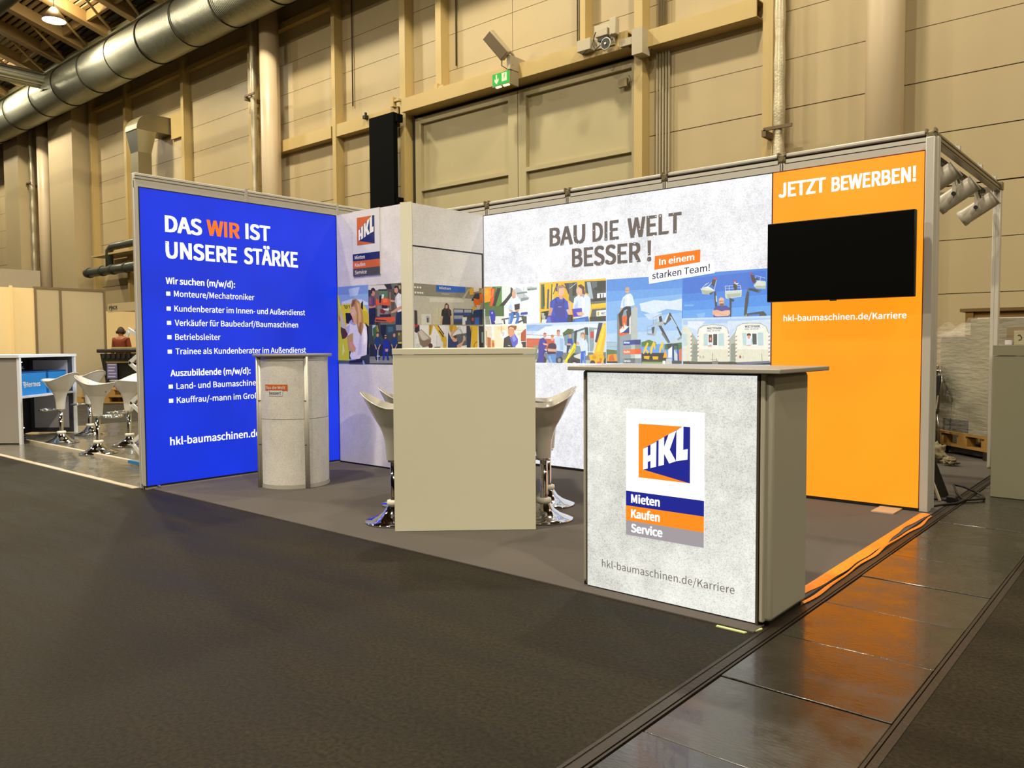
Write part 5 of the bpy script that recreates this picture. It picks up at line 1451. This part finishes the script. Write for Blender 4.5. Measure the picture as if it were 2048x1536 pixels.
# ================================================================== neighbouring stand at left
R0=Vector((.761,.6486,0)); F0=Vector((-.6486,.761,0))
foilm=mat('protective_foil','6b6558',.16,0,.15,6,.9,5,coat=.2)
fo=MB()
from mathutils import noise as NZ
def foilf(u,v):
    x=-12.2+u*5.78; y=2.9+v*4.2
    return (x,y,.004+.016*max(0,NZ.noise(Vector((x*1.7,y*2.6,0))))+.008*max(0,NZ.noise(Vector((x*5,y*6,3)))))
fo.grid(foilf,90,64); obj('floor_foil',fo,foilm,None,'shiny grey plastic protection foil on the floor of the neighbouring stand','foil')
tapew=mat('pale_floor_tape','b9ab95',.5)
obj('floor_tape',MB().box(-14,-6.42,2.85,2.905,0,.006),tapew,None,'pale tape strip along the front edge of the plastic foil','tape')
obj('floor_tape',MB().box(-12.2,-6.5,3.47,3.51,.004,.03),tapew,None,'pale tape strip across the foil under the bar stools','tape')
sc=root('shelf_counter',(-10.412,3.333,0),'grey corner counter with open shelves holding blue boxes at far left','counter',rz=math.atan2(.736,-.677))
whe=mat('white_edge','dfe2ea',.4); grf=mat('grey_front','9b938c',.5,0,.03,3); dki=mat('dark_inside','15161d',.7)
L_=1.265
obj('front_panel',MB().box(0,.02,0,1.1,.02,1.02),grf,sc,world=False)
obj('edge_post',MB().box(-.012,.028,-.03,0,0,1.02),whe,sc,world=False); obj('edge_post',MB().box(L_-.02,L_+.02,-.03,0,0,1.02),whe,sc,world=False)
obj('counter_top',MB().box(-.03,L_+.03,-.035,1.12,1.02,1.052),whe,sc,world=False)
obj('shelf_board',MB().box(.028,L_-.02,-.02,.55,.54,.562),whe,sc,world=False)
obj('back_board',MB().box(.02,L_,.55,.57,.02,1.02),dki,sc,world=False)
obj('end_board',MB().box(L_-.02,L_,0,.6,.02,1.02),mat('end_dark','4a4c55',.5),sc,world=False)
obj('light_panel',MB().box(L_-.03,L_-.02,.06,.5,.62,.97),mat('panel_light_grey','cfccd4',.4),sc,world=False)
obj('light_panel',MB().box(L_-.03,L_-.02,.06,.5,.08,.5),mat('panel_light_grey','cfccd4'),sc,world=False)
obj('counter_side',MB().box(L_-.02,L_,.6,1.1,.02,1.02),grf,sc,world=False)
sp=emis('shelf_spot_glow','ffffff',3)
for z in (.955,.11): obj('shelf_lamp',MB().lathe([(0,-.012),(.02,-.01),(.022,0),(0,.004)],12,(.95,.5,z)),sp,sc,world=False)
S2=W(sc)
bxm=mat('box_blue','1b86d8',.5,0,.05,5); bxd=mat('box_blue_dark','0d4f96',.55)
def sbox(x0,x1,label,u0,u1,txt):
    c=S2@Vector(((x0+x1)/2,.27,.562)); r=root('cardboard_box',tuple(c),label,'box','blue parcel boxes on the counter shelf',rz=sc.rotation_euler.z)
    w_=(x1-x0)/2
    obj('carton',MB().box(-w_,w_,-.2,.2,0,.27,bev=.004),bxm,r,world=False)
    obj('lid_flap',MB().box(-w_+.005,w_-.005,-.205,.2,.27,.283,bev=.003),bxd,r,world=False)
    f_=Frame((0,-.2,0),(1,0,0),(0,-1,0)); t=MB(); letter(t,f_,txt,u0+.06,u1,.10,.06,DWT,off=.002,bold=.02)
    for k in range(4): flatpoly(t,f_,[(u0+k*.008,.165-k*.02),(u0+.055,.165-k*.02),(u0+.052,.153-k*.02),(u0+k*.008+.006,.153-k*.02)],DWT,.002)
    obj('carton_lettering',t,None,r,world=False)
sbox(.06,.74,'left blue parcel box with white lettering on the counter shelf',-.18,.2,'Hermes'); sbox(.80,1.22,'right blue parcel box partly behind the bar stool on the shelf',-.17,.18,'Hermes')
pbm=mat('clear_bag','7d8f9c',.12,0,.3,20,.6,25)
q=S2@Vector((.33,.25,.845)); crumple('plastic_bag',tuple(q),.17,.10,.05,pbm,'crumpled clear plastic bag on top of the left blue box','bag',9,.5)
q=S2@Vector((.3,.2,.02)); obj('cable_coil',MB().tube([(q.x+.12*math.cos(a)+.02*math.sin(3*a),q.y+.09*math.sin(a),q.z+.01+.004*a) for a in [i*.35 for i in range(50)]],.008,5),mat('cable_grey','3a3d45',.4),None,'coil of dark cable on the floor inside the shelf counter','cable')
# zigzag brochure rack
bk=root('brochure_rack',(-7.45,3.5,0),'white folding zigzag brochure rack just behind the left edge of the blue wall','rack')
wm=mat('white_metal','d9d8d6',.35,.1)
zz=[(-7.70,1.30),(-7.25,1.16),(-7.70,.985),(-7.25,.80),(-7.70,.60),(-7.25,.42),(-7.70,.22),(-7.35,.03)]
for k in range(len(zz)-1):
    a,b=zz[k],zz[k+1]
    for y in (3.42,3.74): obj('scissor_arm',MB().obox((a[0],y,a[1]),(b[0],y,b[1]),.012,.04),wm,bk)
for x,z in ((-7.70,1.26),(-7.70,.56)):
    for y in (3.41,3.75):
        pieces('hinge_plate',MB().tube([(x,y-.004,z),(x,y+.004,z)],.03,12),wm,bk)
for k,z in enumerate((1.26,.92,.56,.2)): obj('brochure_tray',MB().obox((-7.62,3.43,z),(-7.62,3.73,z),.012,.01).obox((-7.64,3.58,z),(-7.4,3.58,z+.16),.31,.006),mat('tray_frost','a9aecb',.3),bk)
pieces('rack_foot',MB().box(-7.75,-7.1,3.40,3.44,.02,.05).box(-7.75,-7.1,3.72,3.76,.02,.05),mat('foot_blue','2c6fa8',.3),bk)
# long partition x=-19
lw=root('stand_partition',(-19.1,5,0),'long beige modular stand partition far left behind the bar stools','partition')
pb=mat('panel_beige','b5a88c',.6,0,.03,2); pp=mat('profile_brown','83745c',.4,.4); plit=mat('panel_beige_lit','e6cf9e',.7,0,.03,2)  # plit: lighter copy of the beige, lamplight on the panels put into the colour
ys=[2.2,3.2,4.2,5.1,6.04,6.50,7.0,7.94]
for a,b in zip(ys,ys[1:]):
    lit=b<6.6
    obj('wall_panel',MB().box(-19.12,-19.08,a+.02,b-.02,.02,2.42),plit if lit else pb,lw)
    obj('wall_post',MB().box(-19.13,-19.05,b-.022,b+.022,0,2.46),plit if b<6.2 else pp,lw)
    if not lit: pieces('top_rail',MB().box(-19.13,-19.06,a+.02,b-.02,2.41,2.46),pp,lw)
obj('stand_fascia',MB().box(-22.05,-22,2,7.63,2.5,3.06),mat('fascia_taupe','a89c88',.6),None,'plain taupe fascia board above the far left partition','fascia')
# bin, pallets
def orient(px_rc,D,name,label,cat,group=None):
    o=(F0+R0*px_rc)*D*1.0
    return root(name,(o.x,o.y,0),label,cat,group,rz=math.atan2(R0.y,R0.x))
bn=orient(-.5136,17.4,'waste_container','large black wheeled waste container with printed notice behind the stools','container')
bkm=mat('bin_black','171511',.5,0,.1,5)
m=MB(); P0=[(.1,0),(1.2,0),(1.2,.85),(.1,.85)]; P1=[(0,-.08),(1.3,-.08),(1.3,.95),(0,.95)]
A=[m.bm.verts.new((x,y,.2)) for x,y in P0]; B=[m.bm.verts.new((x,y,1.0)) for x,y in P1]; m.bm.faces.new(A[::-1]); m.bm.faces.new(B)
for i in range(4): m.bm.faces.new((A[i],A[(i+1)%4],B[(i+1)%4],B[i]))
obj('container_body',m,bkm,bn,world=False)
obj('container_lid',MB().box(-.06,1.36,-.12,1.0,1.02,1.10,bev=.02),bkm,bn,world=False)
m=MB()
for k in range(11): m.box(.06+k*.11,.11+k*.11,-.10,-.075,.90,1.0)
obj('rim_rib',m,bkm,bn,world=False)
obj('rim_bar',MB().box(.15,1.3,-.13,-.1,.80,.83),mat('bar_olive','6d6034',.5),bn,world=False)
for x in (.15,1.1): obj('wheel',MB().tube([(x,.1,.1),(x+.05,.1,.1)],.1,16),bkm,bn,world=False)
t=MB(); fN=Frame((0,-.115,0),(1,0,0),(0,-1,0)); rectp(t,fN,.16,.38,.46,.82,mat('notice_violet','5e5a8a',.5),0)
for k,s in enumerate(('WERTSTOFF','PAPIER','KARTON','FOLIE')): pass
for k in range(5): rectp(t,fN,.18+.01*(k%2),.36-.02*(k%3),.75-k*.065,.775-k*.065,mat('notice_text','a39fc0',.5),.002)
obj('notice_sheet',t,None,bn,world=False)
obj('cardboard_lid_scrap',MB().box(.15,.75,.1,.5,1.10,1.14,bev=.01),mat('scrap_card','8f8564',.7),bn,world=False)
wood=mat('pallet_wood','a07a3a',.7,0,.25,6,.3,30,aniso=(1,8,8)); wood2=mat('pallet_wood_dark','6d5126',.75,0,.25,6,.3,30)
def pallet(r,z0,W_=1.2,D_=.8,m=wood):
    for k in range(5): y=k*(D_-.1)/4; obj('deck_board',MB().box(0,W_,y,y+.1,z0+.122,z0+.144),m,r,world=False)
    for x in (0,W_/2-.05,W_-.1): obj('stringer_board',MB().box(x,x+.1,0,D_,z0+.1,z0+.122),m,r,world=False)
    for x in (0,W_/2-.07,W_-.14):
        for y in (0,D_/2-.05,D_-.1): obj('block',MB().box(x,x+.14,y,y+.1,z0+.022,z0+.1),m,r,world=False)
    for y in (0,D_/2-.05,D_-.1): obj('skid_board',MB().box(0,W_,y,y+.1,z0,z0+.022),m,r,world=False)
p1=orient(-.547,16.2,'wooden_pallet','wooden pallet on the floor in front of the black container, lower one','pallet','stacked pallets'); pallet(p1,0)
p2=orient(-.540,16.2,'wooden_pallet','wooden pallet on top of the lower pallet before the black container','pallet','stacked pallets'); pallet(p2,.145)
# stand with the fascia sign
st2=root('company_stand',(-24.5,12,0),'lit beige exhibition stand with cream lettered fascia far back at left','stand')
fz=obj('fascia',MB().box(-25.95,-21,10.9,10.94,2.235,2.5),mat('fascia_cream','cdb98f',.5),st2)
obj('wall_panel',MB().box(-30,-27.2,13.9,13.95,0,2.45),plit,st2); obj('wall_panel',MB().box(-27.15,-24.2,13.9,13.95,0,2.45),plit,st2); obj('wall_panel',MB().box(-24.15,-20,13.9,13.95,0,2.45),plit,st2)
obj('side_wall',MB().box(-30.05,-30,10.9,13.95,0,2.45),plit,st2); obj('stand_post',MB().box(-21.05,-21,10.9,10.95,0,2.5),pp,st2)
t=MB(); fP=Frame((0,10.9,0),(1,0,0),(0,-1,0)); letter(t,fP,'PINCK',-25.85,-25.25,2.315,.11,mat('sign_dark','3a3228',.5),off=.003,bold=.03); rectp(t,fP,-25.85,-25.25,2.29,2.296,mat('sign_dark','3a3228'),.003); rectp(t,fP,-25.70,-25.68,2.25,2.47,mat('sign_dark','3a3228'),.004)
obj('fascia_lettering',t,None,fz)

# person far back: seen from behind, orange jacket, headphones
pr=root('person',(-21.85,9.5,0),'person in orange jacket wearing black headphones, seen from behind, far back left','person',rz=.6)
def skinned(name,verts,edges,radii,m,parent,sub=2,rootv=0):
    me=bpy.data.meshes.new(name); me.from_pydata(verts,edges,[]); o=bpy.data.objects.new(name,me); COL.objects.link(o)
    sk=o.modifiers.new('s','SKIN'); sk.use_smooth_shade=True; sb=o.modifiers.new('u','SUBSURF'); sb.levels=sub; sb.render_levels=sub
    for i,r in enumerate(radii):
        d=me.skin_vertices[0].data[i]; d.radius=(r,r) if not isinstance(r,tuple) else r; d.use_root=(i==rootv)
    bpy.context.view_layer.update(); dg=bpy.context.evaluated_depsgraph_get(); me2=bpy.data.meshes.new_from_object(o.evaluated_get(dg)); bpy.data.objects.remove(o)
    me2.materials.clear(); me2.materials.append(m); o2=bpy.data.objects.new(name,me2); COL.objects.link(o2); o2.parent=parent; return o2
skin=mat('skin','a8704e',.5); orj=mat('orange_jacket','7d3412',.8,0,.1,10); trs=mat('dark_trousers','1c1e26',.8); hairm=mat('brown_hair','3c2416',.7)
V=[(0,0,.93),(0,0,1.08),(0,0,1.26),(0,.01,1.37),(0,.01,1.44),(0,-.01,1.53),(0,-.01,1.60)]
Rr=[(.15,.11),(.145,.10),(.17,.115),(.12,.09),(.055,.055),(.075,.088),(.055,.065)]
Ed=[(0,1),(1,2),(2,3),(3,4),(4,5),(5,6)]
for s in (-1,1):
    b=len(V); V+=[(s*.17,0,1.35),(s*.22,.02,1.12),(s*.24,-.06,.92),(s*.23,-.1,.84)]; Rr+=[.06,.045,.036,.03]; Ed+=[(3,b),(b,b+1),(b+1,b+2),(b+2,b+3)]
    b=len(V); V+=[(s*.09,0,.85),(s*.10,-.01,.48),(s*.10,.02,.10),(s*.11,-.10,.04)]; Rr+=[.085,.06,.045,.035]; Ed+=[(0,b),(b,b+1),(b+1,b+2),(b+2,b+3)]
skinned('body',V,Ed,Rr,skin,pr)
V=[(0,0,.86),(0,0,1.08),(0,0,1.26),(0,.01,1.38),(0,.01,1.42)]; Rr=[(.175,.135),(.165,.12),(.19,.135),(.14,.11),(.08,.08)]; Ed=[(0,1),(1,2),(2,3),(3,4)]
for s in (-1,1):
    b=len(V); V+=[(s*.18,0,1.35),(s*.225,.02,1.12),(s*.24,-.05,.95)]; Rr+=[.075,.06,.05]; Ed+=[(3,b),(b,b+1),(b+1,b+2)]
skinned('jacket',V,Ed,Rr,orj,pr)
V=[(0,0,.92)]; Rr=[(.16,.12)]; Ed=[]
for s in (-1,1):
    b=len(V); V+=[(s*.09,0,.84),(s*.10,-.01,.48),(s*.10,.02,.09)]; Rr+=[.10,.075,.06]; Ed+=[(0,b),(b,b+1),(b+1,b+2)]
skinned('trousers',V,Ed,Rr,trs,pr)
m=MB(); m.lathe([(.0,.115),(.05,.108),(.085,.075),(.098,.02),(.095,-.03),(.07,-.06)],20,(0,.012,1.545)); obj('hair',m,hairm,pr,world=False)
obj('headphones',MB().tube([(.1*math.cos(a),.0,1.55+.125*math.sin(a)) for a in [PI*i/12 for i in range(13)]],.012,8).tube([(.085,0,1.545),(.12,0,1.545)],.042,14).tube([(-.085,0,1.545),(-.12,0,1.545)],.042,14),black,pr,world=False)
for s in (-1,1):
    V=[(s*.23,-.10,.845),(s*.232,-.125,.80)]; Rr=[.028,(.034,.02)]; Ed=[(0,1)]
    for k,(dx,l) in enumerate(((-.026,.07),(-.009,.08),(.009,.075),(.026,.06))):
        b=len(V); V+=[(s*(.232)+dx,-.135,.775),(s*.232+dx,-.14,.775-l*.6),(s*.232+dx,-.128,.775-l)]; Rr+=[.009,.008,.006]; Ed+=[(1,b),(b,b+1),(b+1,b+2)]
    b=len(V); V+=[(s*.232-s*.035,-.145,.80),(s*.232-s*.045,-.155,.765)]; Rr+=[.010,.008]; Ed+=[(1,b),(b,b+1)]
    skinned('hand',V,Ed,Rr,skin,pr,1)
    obj('shoe',MB().box(s*.11-.045,s*.11+.045,-.17,.07,0,.07,bev=.02),black,pr,world=False)

# ================================================================== behind the frame at right
wc=root('wrapped_cabinet',(-2.006,9.105,0),'tall white cabinet panels wrapped in clear stretch film on a pallet at right','cabinet',rz=math.atan2(-.52,.60))
WD=.86
wcp=mat('cabinet_grey','8d8670',.45,0,.04,3); wcd=mat('dark_pack','241e15',.6)
dl=root('pallet_truck_base',(-2.006,9.105,0),'dark low dolly under the loaded pallet','dolly',rz=wc.rotation_euler.z)
obj('dolly_deck',MB().box(.02,.80,.05,1.1,.03,.088),wcd,dl,world=False); pieces('dolly_wheel',MB().box(.02,.12,.0,.08,0,.09,bev=.01).box(.68,.78,.0,.08,0,.09,bev=.01),wcd,dl,world=False)
pl3=root('wooden_pallet',(-2.006,9.105,0),'wooden pallet carrying the film-wrapped white cabinet','pallet',rz=wc.rotation_euler.z)
pallet(pl3,.09,.80,1.1,wood)
obj('tall_panel',MB().box(.46,.78,.02,.5,.234,1.36,bev=.004),mat('tall_panel_grey','8a836a',.4,0,.04,3),wc,world=False)
obj('cabinet_box',MB().box(.03,.455,.03,.9,.36,1.19,bev=.004),wcp,wc,world=False)
obj('cabinet_base',MB().box(.05,.45,.05,.9,.234,.36),wcd,wc,world=False)
film=bpy.data.materials.new('stretch_film'); film.use_nodes=True; nt=film.node_tree; b=nt.nodes['Principled BSDF']; b.inputs['Base Color'].default_value=(.8,.76,.66,1); b.inputs['Roughness'].default_value=.1
tr=nt.nodes.new('ShaderNodeBsdfTransparent'); mx=nt.nodes.new('ShaderNodeMixShader'); mx.inputs[0].default_value=.2; nt.links.new(tr.outputs[0],mx.inputs[1]); nt.links.new(b.outputs[0],mx.inputs[2]); nt.links.new(mx.outputs[0],nt.nodes['Material Output'].inputs[0])
tc=nt.nodes.new('ShaderNodeTexCoord'); mp=nt.nodes.new('ShaderNodeMapping'); mp.inputs['Scale'].default_value=(4,4,16); n=nt.nodes.new('ShaderNodeTexNoise'); n.inputs['Scale'].default_value=2; n.inputs['Detail'].default_value=6; bpn=nt.nodes.new('ShaderNodeBump'); bpn.inputs['Strength'].default_value=.6; bpn.inputs['Distance'].default_value=.05
nt.links.new(tc.outputs['Object'],mp.inputs[0]); nt.links.new(mp.outputs[0],n.inputs['Vector']); nt.links.new(n.outputs['Fac'],bpn.inputs['Height']); nt.links.new(bpn.outputs[0],b.inputs['Normal'])
fm_=MB()
def filmf(u,v):
    per=[(-.01,-.01),(.80,-.01),(.80,.92),(-.01,.92)]; k=v*4; i=int(k)%4; f=k-int(k); a=per[i]; c=per[(i+1)%4]
    x=a[0]+(c[0]-a[0])*f; y=a[1]+(c[1]-a[1])*f; z=.24+u*.99
    if u>.92: z=1.19+(u-.92)/.08*(.18 if x>.45 else .05+.1*abs(math.sin(x*9)))
    pin=.012*NZ.noise(Vector((x*3,y*3,z*22)))
    return (x+(.39-x)*.012*NZ.noise(Vector((0,0,z*6)))+pin*.3,y-pin*.35*(1 if y<.4 else -1),z)
fm_.grid(filmf,60,48,wrap=True); obj('stretch_wrap',fm_,film,wc,world=False)
m=MB()
def topf(u,v):
    x=-.01+.47*u; y=-.01+.9*v; e=min(u,1-u,v,1-v)
    return (x,y,1.2+.16*min(1,e*5)*(.6+.4*NZ.noise(Vector((x*9,y*7,1))))+.02*NZ.noise(Vector((x*30,y*30,5))))
m.grid(topf,24,30); obj('film_hood',m,film,wc,world=False)
cr=root('wooden_crate',(-1.3,11.6,0),'brown wooden transport crate behind the wrapped cabinet at right','crate')
cw=mat('crate_plywood','7a5a1c',.65,0,.2,4,.2,20,aniso=(1,1,5))
obj('crate_body',MB().box(-2.2,0.3,11.5,12.3,.1,1.52),cw,cr)
obj('crate_lid',MB().box(-2.26,0.36,11.45,12.35,1.52,1.56),wood2,cr)
for x in (-2.2,-1.42,-.6,.2): obj('crate_batten',MB().box(x,x+.09,11.47,11.5,.1,1.52),cw,cr)
for x in (-2.1,-.9,.1): obj('crate_foot',MB().box(x,x+.12,11.5,12.3,0,.1),wood2,cr)
t=MB(); fQ=Frame((0,11.46,0),(1,0,0),(0,-1,0)); rectp(t,fQ,-2.06,-1.45,.95,1.44,DW,0); rectp(t,fQ,-2.02,-1.49,1.25,1.41,mat('poster_red','6e1210',.5),.003); flatpoly(t,fQ,[(-2.02,1.0),(-1.49,1.0),(-1.49,1.25),(-1.65,1.25),(-1.8,1.36),(-2.02,1.3)],mat('poster_grey','7a7264',.5),.005); flatpoly(t,fQ,[(-1.7,1.0),(-1.49,1.0),(-1.49,1.14),(-1.62,1.18)],mat('poster_yellow','a8862a',.5),.007)
obj('crate_poster',t,None,cr)
# stacked tube chairs
tubem=mat('chair_tube','8f8a80',.2,1,.02)
def chair(x,y,z,label):
    r=root('stacking_chair',(x,y,.006),label,'chair','stacked tube chairs beside the wrapped cabinet',rz=-.7)
    for s in (-1,1):
        obj('leg',MB().tube([(s*.22,-.22,0),(s*.22,-.2,.3),(s*.22,-.19,.42)],.011,8),tubem,r,world=False); obj('leg',MB().tube([(s*.22,.24,0),(s*.22,.2,.42)],.011,8),tubem,r,world=False)
    obj('seat',MB().box(-.22,.22,-.22,.2,.42,.445,bev=.01),black,r,world=False)
    obj('back_frame',MB().tube([(-.22,.2,.42),(-.22,.25,.76),(-.17,.27,.84),(0,.275,.86),(.17,.27,.84),(.22,.25,.76),(.22,.2,.42)],.011,8),tubem,r,world=False)
    obj('backrest',MB().box(-.2,.2,.235,.25,.6,.8,bev=.006),black,r,world=False)
    obj('cross_bar',MB().tube([(-.22,-.2,.2),(.22,-.2,.2)],.008,6),tubem,r,world=False)
    return r
c0=chair(-2.20,8.72,0,'black tube-frame stacking chair half hidden behind the orange wall, nearest')
for k,l in ((1,'second'),(2,'third')):
    c=copy_tree(c0); c.location=(-2.20-.05*k,8.72+.10*k,.006+.05*k); c['label']='black tube-frame stacking chair half hidden behind the orange wall, %s in the stack'%l
# white counter at the right edge
rc=root('white_counter',(-.6,7.1,0),'plain off-white counter with a smooth front cut off by the right photo edge','counter')
cwm=mat('counter_offwhite','a9a58c',.45,0,.02,3)
obj('front_panel',MB().box(-1.1,-.1,6.7,6.74,.0,1.03,bev=.002),cwm,rc); obj('side_panel',MB().box(-1.1,-1.06,6.74,7.45,0,1.03),cwm,rc); obj('side_panel',MB().box(-.14,-.1,6.74,7.45,0,1.03),cwm,rc)
obj('counter_top',MB().box(-1.102,-.098,6.695,7.46,1.034,1.11,bev=.002),cwm,rc)
bx=root('white_carton',(-.85,7.0,1.11),'small white carton with a black scribble on the off-white counter','box')
obj('carton',MB().box(-1.0,-.7,6.88,7.12,1.11,1.215,bev=.003),mat('carton_white','b4aa90',.6),bx)
obj('scribble',MB().tube([(-.975,6.878,1.18),(-.962,6.878,1.185),(-.95,6.878,1.165),(-.955,6.878,1.15),(-.97,6.878,1.145)],.003,5),black,bx)
obj('white_adapter',MB().box(-1.06,-1.01,6.9,6.95,1.11,1.145,bev=.004),mat('adapter_white','c9c3c9',.4),None,'small white plastic block on the counter left of the carton','plug')
ws=root('wrapped_bundle',(-.6,8.1,0),'stack of flat panels wrapped in clear film behind the off-white counter','bundle')
for k in range(9): obj('flat_panel',MB().box(-1.2+.01*(k%3),.1,7.75+.01*(k%2),8.5,.15+k*.125,.15+k*.125+.11,bev=.003),mat('panel_tan','a08a62',.4,0,.1,8),ws)
obj('bundle_wrap',MB().grid(lambda u,v:(-1.23+1.35*v,7.73-.02*abs(math.sin(u*40)),.12+u*1.16+.05*math.sin(v*9)*u),40,20),film,ws)
obj('bundle_skid',MB().box(-1.2,.1,7.75,8.5,0,.15),wood2,ws)
